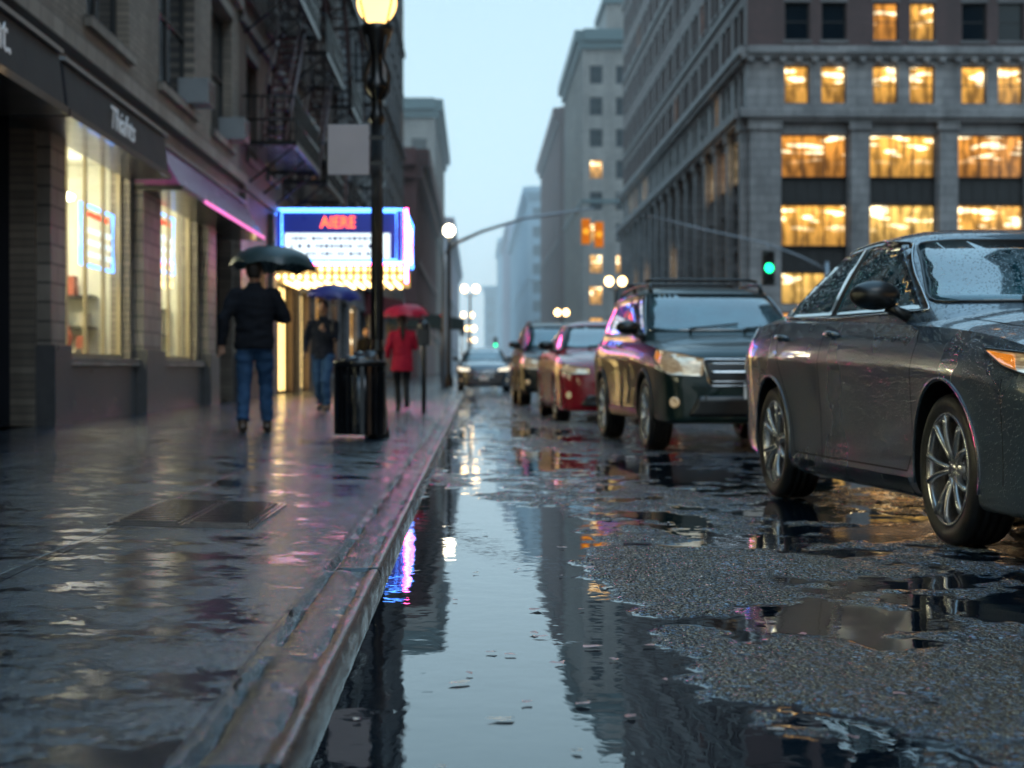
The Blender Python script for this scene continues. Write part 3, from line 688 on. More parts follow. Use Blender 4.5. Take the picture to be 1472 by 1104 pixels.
part('bin_bag',remesh(b,M('bag_plastic',(.04,.04,.045),.25),.015,wr=.02),None,TC)
# ------------------------------------------------------------ signals & far lamps
def head(b,lit,x,y,z,k_=1.0):
    b.box(x-.18*k_,x+.18*k_,y-.1,y+.14,z-.52*k_,z+.52*k_,0)
    for k in range(3):
        zz=z+(.34-.34*k)*k_; T=Matrix.Translation((x,y-.1,zz))@Matrix.Rotation(PI/2,4,'X')@Matrix.Scale(k_,4)
        b.lathe([(.14,0),(.15,.01),(.15,.18),(.14,.18)],14,0,T)
        b.lathe([(.001,.01),(.13,.01)],14,(2 if k==lit else 1),T)
MA=thing('signal_mast','grey curved mast arm carrying yellow traffic signals','traffic light',(-1.2,64,.08))
b=MB(); b.tube([(0,0,0),(0,0,2),(0,0,4.2),(0,0,6.0)],[.13,.11,.09,.07],12); part('pole',b,[m_steel],MA)
b=MB(); b.tube([(0,0,5.0),(.4,0,5.4),(1.4,0,5.85),(3,0,6.35),(5.6,0,6.72)],[.08,.075,.06,.055,.045],10); part('arm',b,[m_steel],MA)
for hx,hy,hz in((5.30,0,5.85),(5.82,.3,5.76)): b=MB(); head(b,1,hx,hy,hz,.92); part('signal_head',b,[m_sigy,m_sigy,m_siga],MA)
MC=thing('signal_mast','grey mast arm with green traffic signal at corner','traffic light',(13.2,64,.0))
b=MB(); b.tube([(0,0,0),(0,0,4.8)],[.12,.08],12); part('pole',b,[m_steel],MC)
b=MB(); b.tube([(0,0,4.5),(-1.0,0,5.0),(-2.3,0,5.5),(-4.6,0,6.0),(-6.8,0,6.55)],[.045,.04,.035,.03,.025],10); part('arm',b,[m_steel],MC)
b=MB(); head(b,1,-2.25,-.2,4.55,1.25); part('signal_head',b,[M('signal_housing_dark',(.03,.035,.03),.4),m_frame,m_green],MC)
b=MB(); b.tube([(-2.25,0,5.5),(-2.25,-.1,5.1)],.02); part('hanger',b,[m_steel],MC)
def twin(x,y,zg,label,rad=.2,one=False,mt=None):
    T=thing('street_lamp',label,'street lamp',(x,y,.1),group='globe street lamps along the street')
    b=MB(); b.lathe([(.15,0),(.15,.3),(.08,.5),(.06,zg-.6),(.05,zg-.3),(.001,zg-.3)],12)
    if one: b.tube([(0,0,zg-.4),(0,0,zg-.15)],.05)
    else: b.tube([(-.35,0,zg-.2),(-.3,0,zg-.38),(0,0,zg-.45),(.3,0,zg-.38),(.35,0,zg-.2)],.03,8)
    part('post',b,[m_black],T); 
    for dx in((0,) if one else(-.35,.35)):
        b=MB(); b.ell((dx,0,zg),rad,rad,rad*1.1); part('globe',b,[mt or m_globe2],T)
twin(-1.0,62,5.7,'single globe street lamp glowing white by the corner',.2,True,EM('white_globe',(1,.85,.6),16))
twin(-.4,105,5.6,'twin globe street lamp glowing along kerb')
twin(7.35,90,5.3,'twin globe street lamp glowing warm on far kerb',.22); twin(7.0,140,5.3,'twin globe street lamp glowing warm on far kerb',.24); twin(-.8,150,5.4,'twin globe street lamp glowing along kerb')
for y in(200,280): twin(-.7,y,5.4,'twin globe street lamp glowing along kerb',.28); twin(8.7,y+10,5.4,'twin globe street lamp glowing on far kerb',.28)
for x,y,mt,l in((6.3,175,m_green,'distant green'),(2.0,180,m_green,'distant green'),(-1.0,120,m_red,'distant red'),(-2.2,105,m_red,'distant red')):
    T=thing('traffic_signal',l+' traffic signal on a pole','traffic light',(x,y,0)); b=MB(); b.tube([(0,0,0),(0,0,3.6)],.07); part('pole',b,[m_steel],T)
    b=MB(); head(b,2 if mt is m_green else 0,0,-.1,3.6); part('signal_head',b,[m_black,m_frame,mt],T)
P=thing('parking_meter','dark parking meter post on wet pavement','parking meter',(-.85,27.5,zw(-.85)))
b=MB(); b.tube([(0,0,0),(0,0,1.1)],.04,10); b.box(-.1,.1,-.07,.07,1.08,1.36); b.lathe([(.1,1.36),(.09,1.43),(.05,1.48),(.001,1.5)],14); part('post',b,[m_black],P,bevel=.01)
# ------------------------------------------------------------ cars
def pchip(X,Y,x):
    X=np.array(X,float);Y=np.array(Y,float);h=np.diff(X);d=np.diff(Y)/h;m=np.zeros(len(X))
    for i in range(1,len(X)-1):
        if d[i-1]*d[i]>0: w1=2*h[i]+h[i-1];w2=h[i]+2*h[i-1]; m[i]=(w1+w2)/(w1/d[i-1]+w2/d[i])
    m[0]=d[0];m[-1]=d[-1]; x=np.clip(np.array(x,float),X[0],X[-1]); i=np.clip(np.searchsorted(X,x)-1,0,len(X)-2); t=(x-X[i])/h[i]
    return Y[i]*(2*t**3-3*t**2+1)+Y[i+1]*(3*t**2-2*t**3)+h[i]*(m[i]*(t**3-2*t**2+t)+m[i+1]*(t**3-t**2))
SED=dict(x=[-2.44,-2.40,-2.25,-1.9,-1.4,-.6,.4,1.0,1.5,2.0,2.25,2.38,2.44],
 zs=[.66,.86,1.0,1.045,1.05,1.03,1.0,.975,.945,.885,.815,.72,.58],
 zt=[.70,.96,1.13,1.16,1.16,1.13,1.10,1.075,1.03,.955,.875,.775,.60],
 z0=[.42,.33,.25,.21,.19,.175,.175,.175,.17,.165,.165,.18,.24],
 W=[.68,.78,.86,.91,.93,.925,.92,.925,.93,.91,.855,.75,.58],
 ax=(1.40,-1.42),wr=.335,gh=dict(z0=.98,z1=1.45,zr=1.535,xf0=1.18,xf1=.18,xr0=-2.12,xr1=-1.12,w0=.83,w1=.61,xc=-.25,k=.055),
 mir=(.68,1.08),suv=False)
SUV=dict(x=[-2.33,-2.30,-2.15,-1.8,-1.3,-.6,.4,1.0,1.5,1.95,2.2,2.33,2.38],
 zs=[.75,.95,1.06,1.09,1.09,1.07,1.05,1.03,.995,.95,.90,.82,.68],
 zt=[.8,1.0,1.14,1.16,1.16,1.16,1.14,1.12,1.08,1.03,.965,.88,.72],
 z0=[.55,.45,.34,.30,.28,.27,.27,.27,.27,.27,.27,.28,.32],
 W=[.72,.78,.85,.89,.905,.905,.905,.905,.905,.90,.87,.80,.70],
 ax=(1.42,-1.30),wr=.35,gh=dict(z0=1.0,z1=1.57,zr=1.66,xf0=1.14,xf1=.30,xr0=-2.20,xr1=-1.93,w0=.83,w1=.67,xc=-.4,k=.02),
 mir=(.80,1.14),suv=True)
def sell(nn,nr):
    th=np.linspace(0,2*PI,2001); c=np.cos(th);s=np.sin(th)
    x=np.sign(c)*np.abs(c)**(2/nn); y=np.sign(s)*np.abs(s)**(2/nn)
    d=np.concatenate([[0],np.cumsum(np.hypot(np.diff(x*1.4),np.diff(y)))]); q=np.linspace(0,d[-1],nr+1)[:-1]
    return np.interp(q,d,x),np.interp(q,d,y)
def car(spec,loc,heading,pm,label,cat='car',lit=False,detail=True,rack=False):
    root=thing('car',label,cat,loc,heading,group='cars standing in line along the street')
    X=np.linspace(spec['x'][0],spec['x'][-1],110); 
    X=np.unique(np.concatenate([X,np.linspace(spec['x'][0],spec['x'][0]+.12,6),np.linspace(spec['x'][-1]-.12,spec['x'][-1],6)]))
    zs,zt,z0,W=[pchip(spec['x'],spec[k],X) for k in('zs','zt','z0','W')]
    ky=[0,.5,.86,.95,.972,.975,.985,1.0,.992,.965,.92,.80,.45,0]; kz=[0,0,0,.04,.13,.30,.50,.74,.80,.90,1.0,1.35,1.85,2.0]
    tv=np.arange(len(ky)); tt=np.linspace(0,len(ky)-1,53); KY=pchip(tv,ky,tt);KZ=pchip(tv,kz,tt)
    vs=[];nv=len(tt)*2-2
    for i,x in enumerate(X):
        half=[]
        for a_,c_ in zip(KY,KZ):
            z=z0[i]+(zs[i]-z0[i])*c_ if c_<=1 else zs[i]+(zt[i]-zs[i])*(c_-1); half.append((a_*W[i],z))
        bw=lambda yy:x+.05*(1-(yy/max(W[i],.01))**2)*(1 if x>0 else -1)*min(1,abs(x)/2.2)**6
        for (yy,z) in half: vs.append((bw(yy),yy,z))
        for (yy,z) in half[-2:0:-1]: vs.append((bw(yy),-yy,z))
    fs=[]; n=len(X)
    for i in range(n-1):
        for k in range(nv): k2=(k+1)%nv; fs.append((i*nv+k,(i+1)*nv+k,(i+1)*nv+k2,i*nv+k2))
    fs.append(tuple(range(nv))); fs.append(tuple((n-1)*nv+k for k in range(nv-1,-1,-1)))
    b=MB(); b.add(vs,fs,0,True)
    me=b.mesh('body',[pm,m_trim]); o=link(bpy.data.objects.new('tmp',me))
    cut=MB(); wr=spec['wr']
    for ax in spec['ax']:
        for s in(1,-1): cut.tube([(ax,s*.60,wr+.01),(ax,s*1.2,wr+.01)],wr+.045,48,1,sm=True)
    cme=cut.mesh('cut',[pm,m_trim]); co=link(bpy.data.objects.new('cut',cme))
    md=o.modifiers.new('b','BOOLEAN'); md.object=co; md.operation='DIFFERENCE'; md.solver='EXACT'
    bpy.context.view_layer.update(); lower=evalmesh(o); bpy.data.objects.remove(o); bpy.data.objects.remove(co)
    G=spec['gh']; gv=[];gf=[];nr=128;rings=[]
    for t in np.linspace(0,1,18):
        z=G['z0']+(G['z1']-G['z0'])*t; q=t+.10*max(0,t-.7)**2/.09*1.0
        xf=G['xf0']+(G['xf1']-G['xf0'])*q; xr=G['xr0']+(G['xr1']-G['xr0'])*q**1.1
        w=G['w0']+(G['w1']-G['w0'])*t**1.35; rings.append((z,(xf+xr)/2,(xf-xr)/2,w,9-2*t,t,1))
    xcen,ahalf=rings[-1][1],rings[-1][2]
    for r_ in(.985,.96,.92,.85,.72,.5,.25,.02):
        z=G['z1']+(G['zr']-G['z1'])*(.45*(1-r_**7)+.55*(1-r_**2)); rings.append((z,xcen,ahalf*r_,G['w1']*r_,7-4*(1-r_),1,r_))
    for z,cx,a_,w,nn,t,rs_ in rings:
        ex,ey=sell(nn,nr)
        for k in range(nr):
            f=max(ex[k],0)**3*.09 if ex[k]>0 else -max(-ex[k],0)**3*.06
            gv.append((cx+a_*ex[k]+f*(1-ey[k]**2)*rs_,w*ey[k],z-t*G['k']*(cx+a_*ex[k]-G['xc'])**2))
    for i in range(len(rings)-1):
        for k in range(nr): k2=(k+1)%nr; gf.append((i*nr+k,i*nr+k2,(i+1)*nr+k2,(i+1)*nr+k))
    gf.append(tuple((len(rings)-1)*nr+k for k in range(nr)))
    bb=MB(); bb.add([v.co for v in lower.vertices],[tuple(p.vertices) for p in lower.polygons],0,True)
    bb.m=[p.material_index for p in lower.polygons]
    bb.add(gv,gf,0,True)
    part('body',bb,[pm,m_trim],root,sharp=38)
    bvh=BVHTree.FromPolygons([Vector(v) for v in bb.v],bb.f)
    def ray(mode,a_,z,s=1):
        if mode=='side': o_,d=Vector((a_,s*3,z)),Vector((0,-s,0))
        elif mode=='front': o_,d=Vector((4,a_,z)),Vector((-1,0,0))
        elif mode=='rear': o_,d=Vector((-4,a_,z)),Vector((1,0,0))
        elif mode=='top': o_,d=Vector((a_,z,3)),Vector((0,0,-1))
        else:
            th=math.radians(mode); p=Vector((-math.sin(th),s*math.cos(th),0)); dd=Vector((-math.cos(th),-s*math.sin(th),0)); o_=Vector((2.0,0,z))+p*a_-dd*3; d=dd
        h=bvh.ray_cast(o_,d)
        if h[0] is None:
            q=bvh.find_nearest(o_+d*3); return q[0],d*-1
        nrm=h[1]; 
        if nrm.dot(d)>0: nrm=-nrm
        return h[0],nrm
    def rnd(poly,rad=.03):
        out=[];n_=len(poly)
        for i in range(n_):
            p=Vector(poly[i]);a_=Vector(poly[i-1]);c_=Vector(poly[(i+1)%n_])
            r1=min(rad,(a_-p).length*.4);r2=min(rad,(c_-p).length*.4); q0=p+(a_-p).normalized()*r1;q1=p+(c_-p).normalized()*r2
            for t in(0,.33,.66,1): out.append(q0*(1-t)**2+p*2*t*(1-t)+q1*t*t)
        return out
    def dens(poly,step=.04,closed=True):
        out=[];n_=len(poly)
        for i in range(n_ if closed else n_-1):
            p=Vector(poly[i]);q=Vector(poly[(i+1)%n_]); k=max(1,int((q-p).length/step))
            for j in range(k): out.append(p.lerp(q,j/k))
        if not closed: out.append(Vector(poly[-1]))
        return out
    def patch(mb,mode,poly,off=.004,s=1,m=0,rad=.03,skirt=.02,step=.05):
        out=dens(rnd(poly,rad),step); ne=len(out); pts=list(out)
        xs_=[p.x for p in out];zs_=[p.y for p in out]; x=min(xs_)+step
        def inside(px,pz):
            c_=False
            for i in range(ne):
                a1,b1=out[i],out[i-1]
                if (a1.y>pz)!=(b1.y>pz) and px<(b1.x-a1.x)*(pz-a1.y)/(b1.y-a1.y)+a1.x: c_=not c_
            return c_
        while x<max(xs_):
            z=min(zs_)+step*.7
            while z<max(zs_):
                if inside(x,z) and min((Vector((x,z))-p).length for p in out)>step*.45: pts.append(Vector((x,z)))
                z+=step
            x+=step
        r_=delaunay_2d_cdt(pts,[(i,(i+1)%ne) for i in range(ne)],[],1,1e-5)
        V2,F2=r_[0],r_[2]; V3=[];Nn=[]
        for p in V2:
            h_,n_=ray(mode,p.x,p.y,s); V3.append(h_+n_*off); Nn.append(n_)
        fs_=[tuple(f) for f in F2]; flat=[]
        for f in fs_:
            nn=(V3[f[1]]-V3[f[0]]).cross(V3[f[2]]-V3[f[0]]); flat.append(f if nn.dot(Nn[f[0]])>0 else f[::-1])
        idx={}
        for i,p in enumerate(V2): idx.setdefault((round(p.x,4),round(p.y,4)),i)
        b2=[idx.get((round(p.x,4),round(p.y,4))) for p in out]; extra=[]
        base=len(V3); vv=list(V3)
        for i in b2: vv.append(V3[i]-Nn[i]*skirt if i is not None else V3[0])
        for i in range(ne):
            j=(i+1)%ne
            if b2[i] is None or b2[j] is None: continue
            extra.append((b2[i],b2[j],base+j,base+i))
        mb.add(vv,flat,m,True)
        o_=len(mb.v)-len(vv)
        for f in extra: mb.f.append([o_+q for q in f]); mb.m.append(m); mb.s.append(False)
    def strip(mb,mode,poly,w,off=.003,s=1,m=0,closed=False,rad=.0,round_=0):
        pl=rnd(poly,rad) if rad and closed else [Vector(p) for p in poly]; pl=dens(pl,.03,closed)
        if closed: pl.append(pl[0])
        P3=[ray(mode,p.x,p.y,s) for p in pl]
        if round_: mb.tube([p+n_*off for p,n_ in P3],round_,6,m,caps=not closed); return
        vv=[];ff=[]
        for i in range(len(P3)):
            p,n_=P3[i]; t=(P3[min(i+1,len(P3)-1)][0]-P3[max(0,i-1)][0]); 
            if t.length<1e-6: t=Vector((1,0,0))
            sd=t.normalized().cross(n_).normalized(); vv+= [p+sd*w/2+n_*off,p-sd*w/2+n_*off]
        for i in range(len(P3)-1): ff.append((2*i,2*i+2,2*i+3,2*i+1))
        mb.add(vv,ff,m,True)
    suv=spec['suv']
    zb=1.065 if not suv else 1.13
    if not suv:
        F1=[(.78,zb-.005),(.08,1.40),(-.30,1.435),(-.42,1.437),(-.46,zb+.005)]
        F2=[(-.54,zb+.005),(-.50,1.437),(-.92,1.41),(-1.20,1.30),(-1.32,1.215),(-1.34,zb+.02)]
        F3=[(-1.40,zb+.025),(-1.39,1.185),(-1.58,1.12),(-1.68,zb+.04)]
        OUT=[(.86,zb-.015),(.44,1.245),(.10,1.425),(-.30,1.462),(-.70,1.453),(-1.0,1.42),(-1.36,1.255),(-1.78,zb+.03),(-.4,zb-.015)]
    else:
        F1=[(.76,zb),(.14,1.49),(-.30,1.515),(-.36,zb)]; F2=[(-.44,zb),(-.40,1.515),(-1.18,1.50),(-1.24,zb+.02)]; F3=[(-1.34,zb+.02),(-1.30,1.50),(-1.72,1.46),(-1.90,zb+.07)]
        OUT=[(.82,zb-.02),(.17,1.525),(-.4,1.545),(-1.3,1.53),(-1.78,1.49),(-1.97,zb+.06),(-1.3,zb-.005)]
    for s in(1,-1):
        b=MB(); patch(b,'side',OUT,.003,s,0,.05,.01); part('window_trim',b,[m_trim],root)
        for F_ in(F1,F2,F3):
            b=MB(); patch(b,'side',F_,.006,s,0,.03,.01); part('window',b,[m_cg],root)
        if detail:
            b=MB(); strip(b,'side',OUT,.016,.005,s,0,True,.05,round_=.0055); part('window_moulding',b,[m_chrome],root)
    if not suv: WS=[(-.745,1.09),(-.57,1.42),(-.4,1.435),(.4,1.435),(.57,1.42),(.745,1.09)]; RW=[(-.64,1.19),(-.50,1.40),(.50,1.40),(.64,1.19)]
    else: WS=[(-.75,1.15),(-.61,1.545),(.61,1.545),(.75,1.15)]; RW=[(-.66,1.18),(-.55,1.50),(.55,1.50),(.66,1.18)]
    b=MB(); patch(b,'front',WS,.005,1,0,.05,.012); part('windscreen',b,[m_cg],root)
    b=MB(); patch(b,'rear',RW,.005,1,0,.05,.012); part('rear_window',b,[m_cg],root)
    if detail:
        b=MB(); strip(b,'front',WS,.022,.004,1,0,True,.05,round_=.008); part('windscreen_seal',b,[m_trim],root)
        for y_ in(-.35,.2):
            b=MB(); zz=WS[0][1]; pts=[ray('front',y_+.5*t,zz+.015+.05*t)[0]+Vector((.02,0,.012)) for t in(0,.3,.6,1)]; b.tube(pts,.009,6); b.tube([pts[0],pts[0]+Vector((.05,0,-.03))],.012,6); part('wiper',b,[m_trim],root)
    zr=.30 if not suv else .42; zt_=zb-.02; fs_x=1.02 if not suv else 1.0
    b=MB()
    for s in(1,-1):
        strip(b,'side',[(.90,zt_-.03),(fs_x-.0,zt_-.14),(fs_x-.02,zr+.1),(fs_x-.1,zr)],.008,.0015,s)
        strip(b,'side',[(-.44,zt_),(-.42,zr)],.008,.0015,s)
        strip(b,'side',[(-1.38,zt_+.02),(-1.24,zt_-.2),(-1.0,zr+.22),(-.93,zr)],.008,.0015,s)
        strip(b,'side',[(fs_x-.1,zr),(-.93,zr)],.008,.0015,s)
        strip(b,'side',[(2.02 if not suv else 2.0,spec['zs'][9]-.15),(2.0,.3)],.006,.0015,s)
    hw=.72
    strip(b,'top',[(1.15,hw),(1.7,hw-.01),(2.15,hw-.14),(2.25,.3),(2.27,0),(2.25,-.3),(2.15,-hw+.14),(1.7,-hw+.01),(1.15,-hw)],.008,.0015)
    part('panel_gaps',b,[m_seam],root)
    for s in(1,-1):
        for hx in(-.25,-1.16):
            hz=zb-.115; p,n_=ray('side',hx,hz,s); b=MB()
            b.tube([p+Vector((-.09,0,0))+n_*.004,p+Vector((-.075,0,.002))+n_*.032,p+n_*.038,p+Vector((.075,0,-.002))+n_*.032,p+Vector((.09,0,0))+n_*.004],[.012,.014,.015,.014,.012],8)
            part('door_handle',b,[pm if not suv else m_chrome],root)
        mx,mz=spec['mir']; p,n_=ray('side',mx,mz-.05,s); b=MB()
        c_=Vector((mx-.02,s*(abs(p.y)+.16),mz+.05))
        b.ell((0,0,0),.085,.125,.072,0,12,Matrix.Translation(c_)); b.tube([p-n_*.02,p+Vector((0,s*.05,.02)),c_+Vector((0,-s*.06,-.05))],[.035,.025,.03],8)
        for i,v in enumerate(b.v):
            if v[0]<c_.x-.035 and abs(v[1]-c_.y)<.13: b.v[i]=(c_.x-.035,v[1],v[2])
        part('mirror',b,[m_trim],root)
    for s in(1,-1):
        for ax in spec['ax']:
            b=MB(); pts=[]; rr=wr+.055
            for k in range(29):
                t=math.radians(-14+208*k/28); pts.append((ax+rr*math.cos(t),max(wr+.01+rr*math.sin(t),.25 if not suv else .3)))
            strip(b,'side',pts,.03,.003,s,0,round_=(.008 if not suv else .018))
            part('wheel_arch',b,[pm if not suv else m_trim],root)
        b=MB(); patch(b,'side',[(.95,zr-.03),(-.95,zr-.03),(-.95,zr-.12),(.95,zr-.12)],.006,s,0,.02,.01)
        part('sill',b,[m_trim if suv else pm],root)
    if not suv:
        GR=[(-.36,.50),(-.42,.70),(.42,.70),(.36,.50)]; IN=[(-.62,.24),(-.52,.40),(.52,.40),(.62,.24)]; HL=[(.06,.70),(.10,.775),(.42,.825),(.80,.86),(.66,.785),(.34,.70)]
        HA=[(.58,.775),(.60,.825),(.77,.85),(.67,.80)]
    else:
        GR=[(-.47,.62),(-.52,.86),(.52,.86),(.47,.62)]; IN=[(-.66,.34),(-.56,.53),(.56,.53),(.66,.34)]; HL=[(.12,.70),(.12,.86),(.34,.91),(.76,.96),(.72,.87),(.40,.72)]
        HA=[(.56,.82),(.58,.91),(.73,.945),(.70,.88)]
    b=MB(); patch(b,'front',GR,.006,1,0,.04,.02); part('grille',b,[m_trim],root)
    b=MB()
    nb=5 if not suv else 3
    for k in range(nb):
        t=(k+.5)/nb; zz=GR[0][1]+(GR[1][1]-GR[0][1])*t; ww=abs(GR[0][0])-.02; strip(b,'front',[(-ww,zz),(ww,zz)],.02,.012,1,0,round_=(.007 if not suv else (.018 if k==1 else .006)))
    strip(b,'front',GR,.02,.008,1,0,True,.04,round_=.008)
    p,n_=ray('front',0,(GR[0][1]+GR[1][1])/2+.01); b.ell((p.x+.02,0,p.z),.012,.065,.042)
    part('grille_bars',b,[m_chrome],root)
    b=MB(); patch(b,'front',IN,.005,1,0,.04,.02); part('lower_intake',b,[m_trim],root)
    for s in(1,-1):
        b=MB(); patch(b,42,HL,.007,s,0,.03,.02,.035); part('headlight',b,[m_headon if lit else m_head],root)
        b=MB(); patch(b,42,HA,.011,s,0,.015,.01,.03); part('indicator',b,[m_amber],root)
        if detail: b=MB(); strip(b,42,HL,.01,.006,s,0,True,.03,round_=.006); part('headlight_surround',b,[m_trim],root)
        b=MB(); fz=.40 if not suv else .47; p,n_=ray(30,.50,fz,s); T=Matrix.Translation(p+n_*.003)@n_.to_track_quat('Z','Y').to_matrix().to_4x4()
        b.lathe([(.001,.006),(.03,.008),(.04,.016),(.05,.0)],16,0,T); part('fog_light',b,[m_head],root)
        TL=[(.38,.88),(.40,1.0)] if not suv else [(.5,.87),(.5,1.10)]
        b=MB(); patch(b,'rear',[(s*.38,TL[0][1]-.02),(s*.38,TL[1][1]-.03),(s*.70,TL[1][1]-.03),(s*.70,TL[0][1]-.02)],.006,1,0,.02,.02); part('tail_light',b,[m_tail],root)
    b=MB(); p,n_=ray('front',0,.46 if not suv else .57); b.box(p.x+.004,p.x+.016,-.15,.15,p.z-.07,p.z+.07); part('licence_plate',b,[m_white],root,bevel=.004)
    if suv or rack:
        for s in(1,-1):
            b=MB()
            pts=[Vector((x_,s*.585,0)) for x_ in(.15,.05,-.4,-.9,-1.4,-1.75,-1.85)]
            for q in pts:
                h_=bvh.ray_cast(Vector((q.x,q.y,3)),Vector((0,0,-1)))[0]; q.z=h_.z+.065
            pts[0].z-=.06; pts[-1].z-=.06; b.tube(pts,.018,8)
            for q in(pts[1],pts[3],pts[5]): b.tube([q,q-Vector((0,0,.07))],.018,8)
            part('roof_rail',b,[m_trim],root)
        if rack:
            for x_ in(-.15,-1.25): b=MB(); zz=bvh.ray_cast(Vector((x_,0,3)),Vector((0,0,-1)))[0].z+.08; b.tube([(x_,-.6,zz-.02),(x_,-.5,zz),(x_,.5,zz),(x_,.6,zz-.02)],.016,8); part('cross_bar',b,[m_trim],root)
    ty=MB(); R_=wr; ri=R_*.74
    prof_=[(ri,-.095),(ri+.03,-.11),(R_*.90,-.113),(R_*.965,-.102),(R_*.99,-.085)]
    prof_+= [(R_,-.07),(R_,-.045),(R_-.008,-.043),(R_-.008,-.037),(R_,-.035),(R_,-.004),(R_-.008,-.002),(R_-.008,.004),(R_,.006),(R_,.035),(R_-.008,.037),(R_-.008,.043),(R_,.045),(R_,.07),(R_*.99,.085),(R_*.965,.102),(R_*.90,.113),(ri+.03,.11),(ri,.095)]
    TY=Matrix.Rotation(-PI/2,4,'X')
    ty.lathe(prof_,56,0,TY); tme=ty.mesh('tyre',[m_tyre])
    rm=MB(); rm.lathe([(ri+.002,.095),(ri+.004,.102),(ri-.008,.104),(ri-.016,.085),(ri-.02,-.08),(ri,-.095)],48,0,TY)
    rm.lathe([(.001,.075),(.03,.08),(.034,.07),(.06,.068),(.065,.03)],24,0,TY)
    ns=5
    for k in range(ns):
        for dd in((-1,1) if not suv else(-.55,.55)):
            T=Matrix.Rotation(2*PI*k/ns,4,'Y')
            pts=[];rr=[]
            for t in np.linspace(0,1,7):
                rad=.045+(ri-.012-.045)*t; ang=dd*(.13+.13*t) if not suv else dd*(.2+.16*t)
                yy=.062+.030*math.sin(t*PI*.62)
                pts.append((rad*math.cos(ang),yy,rad*math.sin(ang))); rr.append((.013,.019+.004*t) if not suv else (.012,.02-.003*t))
            rm.tube(pts,[(a_,c_) for a_,c_ in rr],8,0,T=T)
        t=2*PI*(k+.5)/ns; rm.ell((.048*math.cos(t),.07,.048*math.sin(t)),.008,.008,.008,n=6)
    rme=rm.mesh('rim',[m_rim])
    dm=MB(); dm.lathe([(.001,.0),(.165,.0),(.165,-.03),(.06,-.03),(.06,-.06),(ri-.01,-.06)],32,0,TY); dme=dm.mesh('brake_disc',[m_disc])
    for ax in spec['ax']:
        for s in(1,-1):
            w=bpy.data.objects.new('wheel',None); w.parent=root; w.location=(ax,s*(spec['W'][6]-.128),wr); w.rotation_euler=(0,R.random()*2,0 if s>0 else PI); link(w)
            part('tyre',tme,None,w); part('rim',rme,None,w); part('brake_disc',dme,None,w)
    return root
def place(spec,fx,fy,rx,ry,sc=1):
    d=Vector((fx-rx,fy-ry)); d.normalize(); perp=Vector((-d.y,d.x))
    a=spec['ax'][0]*sc; off=(spec['W'][6]-.03)*sc
    o=Vector((fx,fy))-d*a+perp*off; return (o.x,o.y,.003),math.atan2(d.y,d.x)
def copycar(src,loc,rz,label,swap=None):
    def cp(o,par):
        n=o.copy(); COL.objects.link(n)
        if par is not None: n.parent=par
        for c in list(o.children): cp(c,n)
        return n
    n=cp(src,None); n.location=loc; n.rotation_euler=(0,0,rz); n['label']=label; return n
l,hh=place(SED,2.07,7.45,1.80,10.25)
car(SED,l,hh,p_grey,'wet graphite sedan with alloy wheels in traffic','car')
l,hh=place(SUV,1.63,16.4,1.42,19.1)
car(SUV,l,hh,p_dark,'wet dark green black suv with roof rack','suv',rack=True)
l,hh=place(SED,1.17,25.3,1.06,28.1)
car(SED,l,hh,p_red,'wet dark red sedan behind the suv','car')
l,hh=place(SUV,.90,35.5,.83,38.2,1.08)
sv=car(SUV,l,hh,p_black,'wet black suv further along the line','suv'); sv.scale=(1.08,1.08,1.08)
cs=car(SED,(.25,60,0),-PI/2,p_silver,'dark steel blue sedan driving towards the crossing','car',lit=True,detail=False)
copycar(sv,(2.5,82,0),-PI/2,'dark suv waiting in distant traffic')
copycar(cs,(.3,100,0),-PI/2,'distant steel blue sedan with headlights on'); copycar(cs,(6.0,96,0),-PI/2,'distant steel blue sedan with headlights on in far lane')
# ------------------------------------------------------------ people
m_skin=M('skin',(.42,.25,.18),.5,var=.08); m_skin2=M('skin_dark',(.30,.17,.11),.5,var=.08)
m_hair=M('dark_hair',(.015,.012,.01),.6,var=.3,vs=40,spec=.2); m_jeans=M('wet_denim',(.025,.065,.14),.8,var=.35,vs=12,bump=.004,bs=25,spec=.2)
m_jk=M('black_jacket',(.009,.011,.016),.85,var=.3,bump=.004,bs=14,spec=.15); m_jk2=M('navy_jacket',(.015,.018,.028),.85,var=.3,bump=.003,bs=14,spec=.15)
m_redc=M('red_coat',(.34,.010,.03),.75,var=.2,bump=.004,bs=14,spec=.2); m_leg=M('black_leggings',(.012,.012,.014),.7,spec=.2); m_boot=M('brown_boot',(.05,.03,.02),.45); m_eye=M('eye',(.02,.02,.02),.2)
def hand(mb,wr,dr,side,palm,curl=.5):
    dr=dr.normalized(); side=(side-dr*side.dot(dr)).normalized(); palm=dr.cross(side)*(1 if palm>0 else -1)
    mb.tube([wr-dr*.03,wr+dr*.02,wr+dr*.055,wr+dr*.09],[(.024,.018),(.034,.016),(.040,.016),(.037,.014)],12)
    for k,(o,l) in enumerate(zip((.030,.010,-.010,-.029),(.072,.080,.074,.058))):
        p=wr+dr*.08+side*o; pts=[p-dr*.02]; d=dr.copy()
        for j in range(4): pts.append(pts[-1]+d*l/3.2); d=(d*math.cos(curl)+palm*math.sin(curl)).normalized()
        mb.tube(pts,[.0095,.0095,.009,.0085,.007],8)
    p=wr+dr*.025+side*.03; mb.tube([p-side*.012,p+side*.022+dr*.022,p+side*.034+dr*.05+palm*.012,p+side*.030+dr*.072+palm*.025],[.012,.011,.010,.008],8)
